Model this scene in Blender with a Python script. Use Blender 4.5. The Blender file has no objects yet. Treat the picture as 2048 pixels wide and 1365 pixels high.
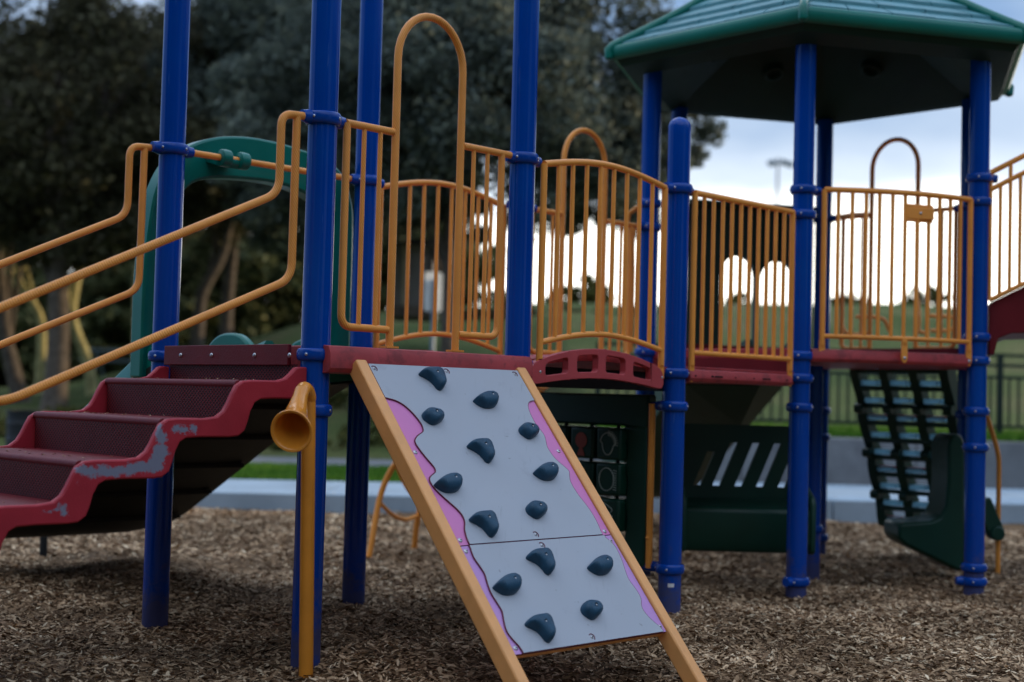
import bpy, bmesh, math, random
import numpy as np
from mathutils import Vector, Matrix
random.seed(7); rng=np.random.default_rng(7)
sc=bpy.context.scene; C=sc.collection
V=Vector; PI=math.pi
# ---------------------------------------------------------------- camera model (fitted)
F_PX,PIT,ROL,CH=2810.04,.04066,.026848,1.0076
A=V((-.73608,5.2688,0)); TH=.77957; S=1.07
U=V((math.cos(TH),math.sin(TH),0)); W=V((-U.y,U.x,0)); ZZ=V((0,0,1))
CP,SP=math.cos(PIT),math.sin(PIT)
def ray(x,y):
    dx,dy=x-1024,y-682.5; c,s=math.cos(ROL),math.sin(ROL)
    uu=dx*c+dy*s; vv=-dx*s+dy*c
    return V((uu,F_PX*CP+vv*SP,F_PX*SP-vv*CP))
def hit(x,y,P,n):
    d=ray(x,y); O=V((0,0,CH)); t=(V(P)-O).dot(n)/d.dot(n); return O+d*t
def L(a,b,z=0): return A+U*a+W*b+ZZ*z
def at(x,y,Y): return hit(x,y,(0,Y,0),V((0,1,0)))
def gnd(x,y,z=0): return hit(x,y,(0,0,z),ZZ)
H3=math.sqrt(3)/2
pA,pD,pE,pF=L(0,0),L(S,0),L(2*S,0),L(3*S,0)
pB,pC,pJ,pH=L(0,S),L(S,S),L(2*S,S),L(3*S,S)
pG=pF+(U*H3-W*.5)*S; pL=pH+(U*H3+W*.5)*S
pc=(pF+pH)/2+U*H3*S; pM=2*pc-pF; pR=2*pc-pH
# ---------------------------------------------------------------- materials
def newmat(n):
    m=bpy.data.materials.new(n); m.use_nodes=True
    return m,m.node_tree.nodes,m.node_tree.links,m.node_tree.nodes['Principled BSDF']
def nz(nt,scale,detail=4,rough=.55,coord='Object',vec=None):
    N=nt.nodes; Lk=nt.links
    t=N.new('ShaderNodeTexNoise'); t.inputs['Scale'].default_value=scale; t.inputs['Detail'].default_value=detail; t.inputs['Roughness'].default_value=rough
    if vec is None:
        tc=N.new('ShaderNodeTexCoord'); vec=tc.outputs[coord]
    Lk.new(vec,t.inputs['Vector']); return t
def ramp(nt,fac,stops):
    r=nt.nodes.new('ShaderNodeValToRGB'); e=r.color_ramp.elements
    while len(e)<len(stops): e.new(.5)
    for i,(p,c) in enumerate(stops):
        e[i].position=p; e[i].color=(*c,1) if len(c)==3 else c
    nt.links.new(fac,r.inputs[0]); return r
def mat(n,col,rough=.4,spec=.5,metal=0,var=.12,vscale=6,bump=0,bscale=60,coat=0,dirt=None,dthr=(.55,.7),dscale=3):
    m,N,Lk,B=newmat(n); nt=m.node_tree
    t=nz(nt,vscale)
    lo=[c*(1-var) for c in col]; hi=[min(1,c*(1+var)) for c in col]
    r=ramp(nt,t.outputs[0],[(.3,lo),(.7,hi)]); out=r.outputs[0]
    if dirt:
        t2=nz(nt,dscale,8,.7); r2=ramp(nt,t2.outputs[0],[(dthr[0],(0,0,0)),(dthr[1],(1,1,1))])
        mx=N.new('ShaderNodeMix'); mx.data_type='RGBA'; Lk.new(r2.outputs[0],mx.inputs[0]); Lk.new(out,mx.inputs[6]); mx.inputs[7].default_value=(*dirt,1); out=mx.outputs[2]
    Lk.new(out,B.inputs['Base Color'])
    t3=nz(nt,vscale*4); mr=N.new('ShaderNodeMapRange'); mr.inputs[3].default_value=max(0,rough-.06); mr.inputs[4].default_value=min(1,rough+.1); Lk.new(t3.outputs[0],mr.inputs[0]); Lk.new(mr.outputs[0],B.inputs['Roughness'])
    B.inputs['Specular IOR Level'].default_value=spec; B.inputs['Metallic'].default_value=metal; B.inputs['Coat Weight'].default_value=coat
    if bump:
        t4=nz(nt,bscale,3); b=N.new('ShaderNodeBump'); b.inputs['Strength'].default_value=bump; b.inputs['Distance'].default_value=.004; Lk.new(t4.outputs[0],b.inputs['Height']); Lk.new(b.outputs[0],B.inputs['Normal'])
    return m
M={}
M['blue']=mat('blue_powder_coat',(.0,.054,.34),.09,.30,0,.08,1.5,.02,8,coat=0,dirt=(.0,.075,.36),dthr=(.5,.85),dscale=2.2)
def grime(m):
    nt=m.node_tree; N=nt.nodes; Lk=nt.links; B=N['Principled BSDF']; old=B.inputs['Base Color'].links[0].from_socket
    g=N.new('ShaderNodeNewGeometry'); sp=N.new('ShaderNodeSeparateXYZ'); Lk.new(g.outputs['Position'],sp.inputs[0])
    mr=N.new('ShaderNodeMapRange'); mr.inputs[1].default_value=.0; mr.inputs[2].default_value=.40; mr.inputs[3].default_value=.36; mr.inputs[4].default_value=-.05; Lk.new(sp.outputs[2],mr.inputs[0])
    t=nz(nt,9,8,.7); ad=N.new('ShaderNodeMath'); Lk.new(t.outputs[0],ad.inputs[0]); Lk.new(mr.outputs[0],ad.inputs[1])
    r=ramp(nt,ad.outputs[0],[(.60,(0,0,0)),(.80,(.6,.6,.6))]); mx=N.new('ShaderNodeMix'); mx.data_type='RGBA'; Lk.new(r.outputs[0],mx.inputs[0]); Lk.new(old,mx.inputs[6]); mx.inputs[7].default_value=(.10,.08,.07,1); Lk.new(mx.outputs[2],B.inputs['Base Color'])
    # fine vertical scratches
    tc=N.new('ShaderNodeTexCoord'); mp=N.new('ShaderNodeMapping'); mp.inputs['Scale'].default_value=(90,90,5); Lk.new(tc.outputs['Object'],mp.inputs[0])
    t2=nz(nt,1,3,.5,vec=mp.outputs[0]); r2=ramp(nt,t2.outputs[0],[(.70,(0,0,0)),(.74,(.5,.5,.5))]); mx2=N.new('ShaderNodeMix'); mx2.data_type='RGBA'; Lk.new(r2.outputs[0],mx2.inputs[0]); Lk.new(mx.outputs[2],mx2.inputs[6]); mx2.inputs[7].default_value=(.05,.13,.42,1); Lk.new(mx2.outputs[2],B.inputs['Base Color'])
grime(M['blue'])
M['bluecl']=mat('blue_clamp_coat',(.0,.054,.33),.17,.3,0,.15,8,.08,40,coat=0)
def yellow(n,tex):
    m=mat(n,(.90,.345,.06),.33,.35,0,.10,5,0)
    if tex:
        nt=m.node_tree; N=nt.nodes; Lk=nt.links; B=N['Principled BSDF']
        tc=N.new('ShaderNodeTexCoord'); mp=N.new('ShaderNodeMapping'); mp.inputs['Rotation'].default_value=(.6,.5,.2); Lk.new(tc.outputs['Object'],mp.inputs[0])
        w=N.new('ShaderNodeTexWave'); w.inputs['Scale'].default_value=42; w.inputs['Distortion'].default_value=.4; Lk.new(mp.outputs[0],w.inputs['Vector'])
        b=N.new('ShaderNodeBump'); b.inputs['Strength'].default_value=.55; b.inputs['Distance'].default_value=.003; Lk.new(w.outputs[1],b.inputs['Height']); Lk.new(b.outputs[0],B.inputs['Normal'])
    return m
M['yel']=yellow('yellow_tube_paint',False); M['yelt']=yellow('yellow_ribbed_tube_paint',True)
M['yelb']=mat('yellow_beam_paint',(.88,.40,.125),.36,.5,0,.08,9,.25,500)
M['horn']=mat('yellow_moulded_plastic',(.76,.28,.03),.2,.35,0,.12,6,.03,20,coat=.3,dirt=(.3,.12,.02),dthr=(.6,.75),dscale=9)
M['deck']=mat('faded_red_deck_coat',(.42,.055,.06),.5,.3,0,.15,7,.2,220,dirt=(.26,.04,.045),dthr=(.5,.62),dscale=12)
M['bridge']=mat('faded_red_plastic',(.48,.07,.078),.42,.3,0,.12,5,.2,200)
M['stair']=mat('dark_red_stair_coat',(.15,.011,.016),.42,.22,0,.12,8,.3,160)
M['teal']=mat('teal_green_plastic',(.0,.16,.12),.30,.3,0,.12,3,.05,30,coat=.15)
M['under']=mat('slide_underside_shade',(.022,.020,.014),.6,.2,0,.15,4,.05,30)  # brown-black puts the shade beneath the teal slide into the colour
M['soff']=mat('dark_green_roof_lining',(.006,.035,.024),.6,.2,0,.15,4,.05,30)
M['green']=mat('dark_green_plastic',(.005,.046,.028),.38,.35,0,.15,4,.05,30)
M['hold']=mat('blue_grey_resin',(.012,.062,.115),.45,.35,0,.2,25,.35,180)
M['steel']=mat('zinc_bolt',(.5,.5,.52),.28,.5,.9,.1,50)
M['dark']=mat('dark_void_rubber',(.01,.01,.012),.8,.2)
M['burg']=mat('burgundy_core_plastic',(.14,.006,.03),.5,.4)
M['pink']=mat('pink_core_plastic',(.70,.23,.50),.5,.3,0,.05,4,.15,200)
M['lilac']=mat('lilac_core_plastic',(.56,.30,.62),.5,.3,0,.05,4,.15,200)
M['steelblk']=mat('black_painted_steel',(.012,.013,.015),.5,.4)
M['white']=mat('white_sign_sheet',(.8,.8,.78),.35,.5)
def thin(m,f):
    N=m.node_tree.nodes; Lk=m.node_tree.links; tr=N.new('ShaderNodeBsdfTranslucent'); tr.inputs[0].default_value=(.95,.95,.92,1) if f<.5 else (.55,.80,.90,1); mx=N.new('ShaderNodeMixShader'); mx.inputs[0].default_value=f
    Lk.new(N['Principled BSDF'].outputs[0],mx.inputs[1]); Lk.new(tr.outputs[0],mx.inputs[2]); Lk.new(mx.outputs[0],N['Material Output'].inputs[0]); return m
M['teal2']=thin(mat('pale_translucent_teal_plastic',(.55,.72,.78),.3,.5),.8)
M['signw']=thin(mat('translucent_white_sheet',(.9,.9,.88),.4,.3),.35)
M['conc']=mat('grey_concrete',(.33,.41,.48),.85,.2,0,.12,3,.4,60,dirt=(.24,.25,.27),dthr=(.55,.75),dscale=1.2)
M['wallc']=mat('stained_wall_concrete',(.20,.205,.21),.85,.2,0,.2,1.6,.4,60,dirt=(.13,.13,.14),dthr=(.5,.7),dscale=.9)
M['asph']=mat('grey_path_asphalt',(.20,.20,.21),.9,.2,0,.12,5,.3,80)
M['fence']=mat('black_green_fence_paint',(.008,.02,.016),.4,.4)
M['shed']=mat('weathered_board_cladding',(.22,.20,.19),.8,.2,0,.25,2,.3,30)
M['bark']=mat('grey_brown_bark',(.13,.105,.085),.9,.2,0,.45,9,1.0,18)
M['barkl']=mat('pale_sunlit_bark',(.55,.48,.22),.8,.2,0,.35,4,.6,14)  # yellow sunlight on these trunks is put into the bark colour
M['peel']=mat('grey_primer',(.22,.24,.28),.6,.3)
# climbing board: pale grey, faint scuffs
def board():
    m=mat('pale_grey_board',(.42,.45,.50),.48,.35,0,.03,3,.12,500,dirt=(.33,.35,.40),dthr=(.6,.8),dscale=7)
    nt=m.node_tree; N=nt.nodes; Lk=nt.links; B=N['Principled BSDF']
    old=B.inputs['Base Color'].links[0].from_socket
    t=nz(nt,38,2,.5); r=ramp(nt,t.outputs[0],[(.735,(0,0,0)),(.76,(.55,.55,.55))])
    mx=N.new('ShaderNodeMix'); mx.data_type='RGBA'; Lk.new(r.outputs[0],mx.inputs[0]); Lk.new(old,mx.inputs[6]); mx.inputs[7].default_value=(.2,.2,.22,1); tc=N.new('ShaderNodeTexCoord'); mp=N.new('ShaderNodeMapping'); mp.inputs['Rotation'].default_value=(.3,.2,.9); mp.inputs['Scale'].default_value=(70,9,9); Lk.new(tc.outputs['Object'],mp.inputs[0])
    t2=nz(nt,1,5,.6,vec=mp.outputs[0]); r2=ramp(nt,t2.outputs[0],[(.60,(0,0,0)),(.72,(.42,.42,.42))]); t3=nz(nt,2.2,4,.6); r3=ramp(nt,t3.outputs[0],[(.45,(0,0,0)),(.62,(1,1,1))])
    ml=N.new('ShaderNodeMath'); ml.operation='MULTIPLY'; Lk.new(r2.outputs[0],ml.inputs[0]); Lk.new(r3.outputs[0],ml.inputs[1])
    mx2=N.new('ShaderNodeMix'); mx2.data_type='RGBA'; Lk.new(ml.outputs[0],mx2.inputs[0]); Lk.new(mx.outputs[2],mx2.inputs[6]); mx2.inputs[7].default_value=(.24,.25,.28,1); Lk.new(mx2.outputs[2],B.inputs['Base Color'])
    return m
M['board']=board()
# stair side: red coat worn to grey primer in ragged patches at given places
def stringer_mat(spots):
    m=mat('worn_red_stringer_coat',(.38,.026,.040),.42,.25,0,.14,6,.2,160)
    nt=m.node_tree; N=nt.nodes; Lk=nt.links; B=N['Principled BSDF']
    old=B.inputs['Base Color'].links[0].from_socket
    geo=N.new('ShaderNodeNewGeometry'); acc=None
    for (p,q,r) in spots:   # capsules between p and q
        d=V(q)-V(p); ln=d.length
        sub=N.new('ShaderNodeVectorMath'); sub.operation='SUBTRACT'; Lk.new(geo.outputs['Position'],sub.inputs[0]); sub.inputs[1].default_value=p
        dt=N.new('ShaderNodeVectorMath'); dt.operation='DOT_PRODUCT'; Lk.new(sub.outputs[0],dt.inputs[0]); dt.inputs[1].default_value=d/(ln*ln)
        cl=N.new('ShaderNodeClamp'); Lk.new(dt.outputs['Value'],cl.inputs[0])
        sc_=N.new('ShaderNodeVectorMath'); sc_.operation='SCALE'; sc_.inputs[0].default_value=d; Lk.new(cl.outputs[0],sc_.inputs['Scale'])
        s2=N.new('ShaderNodeVectorMath'); s2.operation='DISTANCE'; Lk.new(sub.outputs[0],s2.inputs[0]); Lk.new(sc_.outputs[0],s2.inputs[1])
        dv=N.new('ShaderNodeMath'); dv.operation='SUBTRACT'; dv.inputs[0].default_value=r; Lk.new(s2.outputs['Value'],dv.inputs[1])
        if acc is None: acc=dv.outputs[0]
        else:
            mxm=N.new('ShaderNodeMath'); mxm.operation='MAXIMUM'; Lk.new(acc,mxm.inputs[0]); Lk.new(dv.outputs[0],mxm.inputs[1]); acc=mxm.outputs[0]
    t=nz(nt,26,8,.72); mm=N.new('ShaderNodeMath'); mm.operation='MULTIPLY_ADD'; Lk.new(t.outputs[0],mm.inputs[0]); mm.inputs[1].default_value=.075; mm.inputs[2].default_value=-.0375
    ad=N.new('ShaderNodeMath'); ad.operation='ADD'; Lk.new(acc,ad.inputs[0]); Lk.new(mm.outputs[0],ad.inputs[1])
    t9=nz(nt,110,6,.8); mm9=N.new('ShaderNodeMath'); mm9.operation='MULTIPLY_ADD'; Lk.new(t9.outputs[0],mm9.inputs[0]); mm9.inputs[1].default_value=.034; mm9.inputs[2].default_value=-.019; ad9=N.new('ShaderNodeMath'); Lk.new(ad.outputs[0],ad9.inputs[0]); Lk.new(mm9.outputs[0],ad9.inputs[1])
    r_=ramp(nt,ad9.outputs[0],[(.0,(0,0,0)),(.006,(1,1,1))])
    mx=N.new('ShaderNodeMix'); mx.data_type='RGBA'; Lk.new(r_.outputs[0],mx.inputs[0]); Lk.new(old,mx.inputs[6]); mx.inputs[7].default_value=(.21,.22,.29,1); Lk.new(mx.outputs[2],B.inputs['Base Color'])
    return m
# perforated tread
def perf_mat():
    m=mat('perforated_dark_red_coat',(.16,.011,.016),.45,.18,0,.12,8)
    nt=m.node_tree; N=nt.nodes; Lk=nt.links; B=N['Principled BSDF']
    old=B.inputs['Base Color'].links[0].from_socket
    at_=N.new('ShaderNodeUVMap'); at_.uv_map='uv'
    def cells(off):
        mp=N.new('ShaderNodeMapping'); mp.inputs['Location'].default_value=(off,off,0); Lk.new(at_.outputs[0],mp.inputs[0])
        fr=N.new('ShaderNodeVectorMath'); fr.operation='FRACTION'; Lk.new(mp.outputs[0],fr.inputs[0])
        ds=N.new('ShaderNodeVectorMath'); ds.operation='DISTANCE'; Lk.new(fr.outputs[0],ds.inputs[0]); ds.inputs[1].default_value=(.5,.5,0); return ds.outputs['Value']
    mi=N.new('ShaderNodeMath'); mi.operation='MINIMUM'; Lk.new(cells(0),mi.inputs[0]); Lk.new(cells(.5),mi.inputs[1])
    r=ramp(nt,mi.outputs[0],[(.23,(1,1,1)),(.29,(0,0,0))])
    mx=N.new('ShaderNodeMix'); mx.data_type='RGBA'; Lk.new(r.outputs[0],mx.inputs[0]); Lk.new(old,mx.inputs[6]); mx.inputs[7].default_value=(.008,.003,.004,1); Lk.new(mx.outputs[2],B.inputs['Base Color'])
    b=N.new('ShaderNodeBump'); b.invert=True; b.inputs['Strength'].default_value=.8; b.inputs['Distance'].default_value=.004; Lk.new(r.outputs[0],b.inputs['Height']); Lk.new(b.outputs[0],B.inputs['Normal'])
    return m
M['perf']=perf_mat()
def island_mat(n,stops,rough=.8,trans=0):
    m,N,Lk,B=newmat(n); nt=m.node_tree
    g=N.new('ShaderNodeNewGeometry'); r=ramp(nt,g.outputs['Random Per Island'],stops); Lk.new(r.outputs[0],B.inputs['Base Color'])
    B.inputs['Roughness'].default_value=rough; B.inputs['Specular IOR Level'].default_value=.12
    if trans:
        tr=N.new('ShaderNodeBsdfTranslucent'); Lk.new(r.outputs[0],tr.inputs[0]); mx=N.new('ShaderNodeMixShader'); mx.inputs[0].default_value=trans
        Lk.new(B.outputs[0],mx.inputs[1]); Lk.new(tr.outputs[0],mx.inputs[2]); Lk.new(mx.outputs[0],N['Material Output'].inputs[0])
    return m
M['chip']=island_mat('wood_chips',[(0,(.10,.055,.03)),(.3,(.27,.165,.092)),(.62,(.50,.33,.19)),(.88,(.74,.53,.33)),(1,(.86,.70,.48))])
def patch(m,sc_=1.3,lo=.55,hi=1.12):
    nt=m.node_tree; N=nt.nodes; Lk=nt.links; B=N['Principled BSDF']; old=B.inputs['Base Color'].links[0].from_socket
    t=nz(nt,sc_,6,.62); r=ramp(nt,t.outputs[0],[(.38,(lo,lo*.96,lo*.92)),(.58,(hi,hi,hi))]); mx=N.new('ShaderNodeMix'); mx.data_type='RGBA'; mx.blend_type='MULTIPLY'; mx.inputs[0].default_value=1
    Lk.new(old,mx.inputs[6]); Lk.new(r.outputs[0],mx.inputs[7]); Lk.new(mx.outputs[2],B.inputs['Base Color'])
patch(M['chip'])
M['leafd']=island_mat('dark_olive_leaves',[(0,(.045,.04,.025)),(.5,(.08,.078,.045)),(.9,(.12,.115,.06)),(1,(.2,.16,.07))],.6,.25)
M['leafg']=island_mat('grey_green_leaves',[(0,(.08,.10,.09)),(.5,(.14,.17,.145)),(.9,(.19,.22,.165)),(1,(.28,.28,.19))],.6,.25)
M['leafy']=island_mat('undergrowth_leaves',[(0,(.03,.04,.012)),(.5,(.08,.10,.03)),(.85,(.17,.16,.04)),(1,(.22,.15,.06))],.7,.2)
M['leafw']=island_mat('far_wood_leaves',[(0,(.04,.05,.02)),(.6,(.11,.125,.05)),(.95,(.2,.2,.08)),(1,(.6,.52,.22))],.7,.2)
M['grassb']=island_mat('grass_blades',[(0,(.06,.15,.015)),(.6,(.10,.25,.025)),(1,(.18,.30,.05))],.6,.25)
def ground_mats():
    m,N,Lk,B=newmat('mulch_bed'); nt=m.node_tree
    t=nz(nt,3.0,6,.6); t2=nz(nt,55,5,.7); 
    mp=N.new('ShaderNodeMapping'); tc=N.new('ShaderNodeTexCoord'); Lk.new(tc.outputs['Object'],mp.inputs[0]); mp.inputs['Rotation'].default_value=(0,0,.6)
    vo=N.new('ShaderNodeTexVoronoi'); vo.inputs['Scale'].default_value=42; Lk.new(mp.outputs[0],vo.inputs['Vector'])
    r=ramp(nt,vo.outputs['Color'],[(0,(.07,.04,.022)),(.5,(.19,.115,.062)),(1,(.38,.25,.14))])
    mx=N.new('ShaderNodeMix'); mx.data_type='RGBA'; mx.blend_type='MULTIPLY'; mx.inputs[0].default_value=1; Lk.new(r.outputs[0],mx.inputs[6])
    r2=ramp(nt,t.outputs[0],[(.3,(.6,.6,.6)),(.7,(1.15,1.1,1.0))]); Lk.new(r2.outputs[0],mx.inputs[7]); Lk.new(mx.outputs[2],B.inputs['Base Color'])
    B.inputs['Roughness'].default_value=.9; B.inputs['Specular IOR Level'].default_value=.2
    b=N.new('ShaderNodeBump'); b.inputs['Strength'].default_value=1; b.inputs['Distance'].default_value=.012; Lk.new(vo.outputs['Distance'],b.inputs['Height']); Lk.new(b.outputs[0],B.inputs['Normal'])
    M['mulch']=m
    m,N,Lk,B=newmat('hill_grass'); nt=m.node_tree
    t=nz(nt,.25,5,.6); t2=nz(nt,9,6,.7)
    r=ramp(nt,t.outputs[0],[(.35,(.07,.105,.03)),(.5,(.11,.135,.045)),(.68,(.17,.15,.07))])
    mx=N.new('ShaderNodeMix'); mx.data_type='RGBA'; mx.blend_type='MULTIPLY'; mx.inputs[0].default_value=1; Lk.new(r.outputs[0],mx.inputs[6])
    r2=ramp(nt,t2.outputs[0],[(.3,(.55,.55,.55)),(.7,(1.2,1.2,1.2))]); Lk.new(r2.outputs[0],mx.inputs[7]); Lk.new(mx.outputs[2],B.inputs['Base Color'])
    B.inputs['Roughness'].default_value=.95; B.inputs['Specular IOR Level'].default_value=.1
    b=N.new('ShaderNodeBump'); b.inputs['Strength'].default_value=.8; b.inputs['Distance'].default_value=.05; Lk.new(t2.outputs[0],b.inputs['Height']); Lk.new(b.outputs[0],B.inputs['Normal'])
    M['hill']=m
    # shingle: teal plastic with moulded joints
    m=mat('teal_moulded_shingles',(.085,.27,.31),.42,.5,0,.15,6,.12,60,coat=.1); M['shingle']=m
ground_mats()
# ---------------------------------------------------------------- geometry helpers
def BM(): return bmesh.new()
def tube(bm,pts,r,seg=12,closed=False,mi=0,caps=True):
    pts=[V(p) for p in pts]
    if not closed:
        q=[pts[0]]
        for p in pts[1:]:
            if (p-q[-1]).length>1e-5: q.append(p)
        pts=q
    n=len(pts); rr=r if isinstance(r,(list,tuple)) else [r]*n
    if len(rr)!=n: rr=[rr[0]+(rr[-1]-rr[0])*i/(n-1) for i in range(n)]
    T=[]
    for i in range(n):
        if closed: t=(pts[(i+1)%n]-pts[i-1])
        else: t=pts[min(i+1,n-1)]-pts[max(i-1,0)]
        T.append(t.normalized())
    up=V((0,0,1)) if abs(T[0].z)<.9 else V((1,0,0))
    x=T[0].cross(up).normalized(); rings=[]
    for i in range(n):
        x=(x-T[i]*x.dot(T[i])).normalized(); y=T[i].cross(x)
        sf=1.0
        rings.append([bm.verts.new(pts[i]+(x*math.cos(2*PI*k/seg)+y*math.sin(2*PI*k/seg))*rr[i]*sf) for k in range(seg)])
    m=n if closed else n-1
    for i in range(m):
        a,b=rings[i],rings[(i+1)%n]
        for k in range(seg):
            f=bm.faces.new((a[k],a[(k+1)%seg],b[(k+1)%seg],b[k])); f.material_index=mi; f.smooth=True
    if not closed and caps:
        for rg,s in ((rings[0],1),(rings[-1],0)):
            f=bm.faces.new(rg[::-1] if s else rg); f.material_index=mi
def fillet(pts,rad,n=6):
    pts=[V(p) for p in pts]; out=[pts[0]]
    for i in range(1,len(pts)-1):
        a,b,c=pts[i-1],pts[i],pts[i+1]; d1=(a-b); d2=(c-b); l=min(rad if not isinstance(rad,dict) else rad.get(i,.03),d1.length*.49,d2.length*.49)
        p=b+d1.normalized()*l; q=b+d2.normalized()*l
        for k in range(n+1):
            t=k/n; out.append((1-t)**2*p+2*t*(1-t)*b+t*t*q)
    out.append(pts[-1]); return out
def box(bm,c,ex,ey,ez,hx,hy,hz,mi=0):
    c=V(c); vs=[bm.verts.new(c+ex*(sx*hx)+ey*(sy*hy)+ez*(sz*hz)) for sx in(-1,1) for sy in(-1,1) for sz in(-1,1)]
    for f in ((0,1,3,2),(4,6,7,5),(0,4,5,1),(2,3,7,6),(0,2,6,4),(1,5,7,3)):
        fc=bm.faces.new([vs[i] for i in f]); fc.material_index=mi
def beam(bm,p,q,w,h,up=ZZ,mi=0):
    p,q=V(p),V(q); d=(q-p); l=d.length; d.normalize(); s=d.cross(up).normalized(); n=s.cross(d).normalized()
    box(bm,(p+q)/2,d,s,n,l/2,w/2,h/2,mi)
def prism(bm,pts,nvec,th,mi=0,side=None):
    """closed outline (3d points), extruded by nvec*th"""
    a=[bm.verts.new(V(p)) for p in pts]; b=[bm.verts.new(V(p)+nvec*th) for p in pts]
    f=bm.faces.new(a); f.material_index=mi
    g=bm.faces.new(b[::-1]); g.material_index=mi
    n=len(pts); si=mi if side is None else side
    for i in range(n):
        h=bm.faces.new((a[i],b[i],b[(i+1)%n],a[(i+1)%n])); h.material_index=si
def cyl(bm,p,q,r,seg=16,mi=0): tube(bm,[p,q],r,seg,mi=mi)
def dome(bm,c,n,r,h,seg=12,mi=0):
    n=n.normalized(); x=n.cross(V((0,0,1)) if abs(n.z)<.9 else V((1,0,0))).normalized(); y=n.cross(x)
    prev=None
    for j in range(4):
        a=j/4*PI/2; rr=r*math.cos(a); hh=h*math.sin(a)
        ring=[bm.verts.new(c+n*hh+(x*math.cos(2*PI*k/seg)+y*math.sin(2*PI*k/seg))*rr) for k in range(seg)]
        if prev:
            for k in range(seg):
                f=bm.faces.new((prev[k],prev[(k+1)%seg],ring[(k+1)%seg],ring[k])); f.material_index=mi; f.smooth=True
        prev=ring
    t=bm.verts.new(c+n*h)
    for k in range(seg):
        f=bm.faces.new((prev[k],prev[(k+1)%seg],t)); f.material_index=mi; f.smooth=True
def lathe(bm,c,axis,prof,seg=24,mi=0,x=None):
    axis=axis.normalized()
    x=x or axis.cross(V((0,0,1)) if abs(axis.z)<.9 else V((1,0,0))).normalized(); y=axis.cross(x); prev=None
    for (r,h) in prof:
        ring=[bm.verts.new(V(c)+axis*h+(x*math.cos(2*PI*k/seg)+y*math.sin(2*PI*k/seg))*r) for k in range(seg)]
        if prev:
            for k in range(seg):
                f=bm.faces.new((prev[k],prev[(k+1)%seg],ring[(k+1)%seg],ring[k])); f.material_index=mi; f.smooth=True
        prev=ring
def bez(pts,n=40):
    """catmull-rom through points"""
    P=[V(p) for p in pts]; P=[2*P[0]-P[1]]+P+[2*P[-1]-P[-2]]; out=[]
    m=len(P)-3; k=max(2,n//m)
    for i in range(m):
        p0,p1,p2,p3=P[i:i+4]
        for j in range(k):
            t=j/k; out.append(.5*((2*p1)+(p2-p0)*t+(2*p0-5*p1+4*p2-p3)*t*t+(3*p1-p0-3*p2+p3)*t**3))
    out.append(P[-2]); return out
def obj(name,bm,mats,parent=None,bevel=0,smooth=35,label=None,kind=None,subsurf=0):
    me=bpy.data.meshes.new(name)
    if not isinstance(mats,(list,tuple)): mats=[mats]
    bmesh.ops.recalc_face_normals(bm,faces=bm.faces)
    for f in bm.faces: f.smooth=True
    bm.to_mesh(me); bm.free()
    for m in mats: me.materials.append(M[m] if isinstance(m,str) else m)
    me.set_sharp_from_angle(angle=math.radians(smooth))
    return link(name,me,parent,bevel,label,kind)
def link(name,me,parent=None,bevel=0,label=None,kind=None):
    o=bpy.data.objects.new(name,me); C.objects.link(o)
    if parent is not None:
        o.parent=parent
        w=V((0,0,0)); p=parent
        while p: w+=p.location; p=p.parent
        me.transform(Matrix.Translation(-w))
    if bevel:
        b=o.modifiers.new('bevel','BEVEL'); b.width=bevel; b.segments=2; b.limit_method='ANGLE'; b.angle_limit=math.radians(40)
    if label: o['label']=label
    if kind: o['kind']=kind
    return o
def thing(name,loc,label,cat,group=None):
    o=bpy.data.objects.new(name,None); C.objects.link(o); o.location=loc; o.empty_display_size=.1
    return tag(o,label,cat,group)
def tag(o,label,cat,group=None,kind=None):
    if label: o['label']=label
    if cat: o['category']=cat
    if group: o['group']=group
    if kind: o['kind']=kind
    return o
def part(name,parent,loc): # an empty that holds sub-parts
    o=bpy.data.objects.new(name,None); C.objects.link(o); o.parent=parent
    w=V((0,0,0)); p=parent
    while p: w+=p.location; p=p.parent
    o.location=V(loc)-w; o.empty_display_size=.05; return o
def npmesh(name,verts,faces,mats,parent=None,label=None,kind=None,smooth=False):
    me=bpy.data.meshes.new(name); nv=len(verts); nf=len(faces); k=faces.shape[1]
    me.vertices.add(nv); me.vertices.foreach_set('co',verts.astype(np.float32).ravel())
    me.loops.add(nf*k); me.loops.foreach_set('vertex_index',faces.astype(np.int32).ravel())
    me.polygons.add(nf); me.polygons.foreach_set('loop_start',np.arange(0,nf*k,k,dtype=np.int32)); me.polygons.foreach_set('loop_total',np.full(nf,k,dtype=np.int32))
    me.polygons.foreach_set('use_smooth',np.full(nf,smooth,dtype=bool))
    me.update(calc_edges=True)
    for m in mats: me.materials.append(M[m])
    return link(name,me,parent,0,label,kind)

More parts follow.
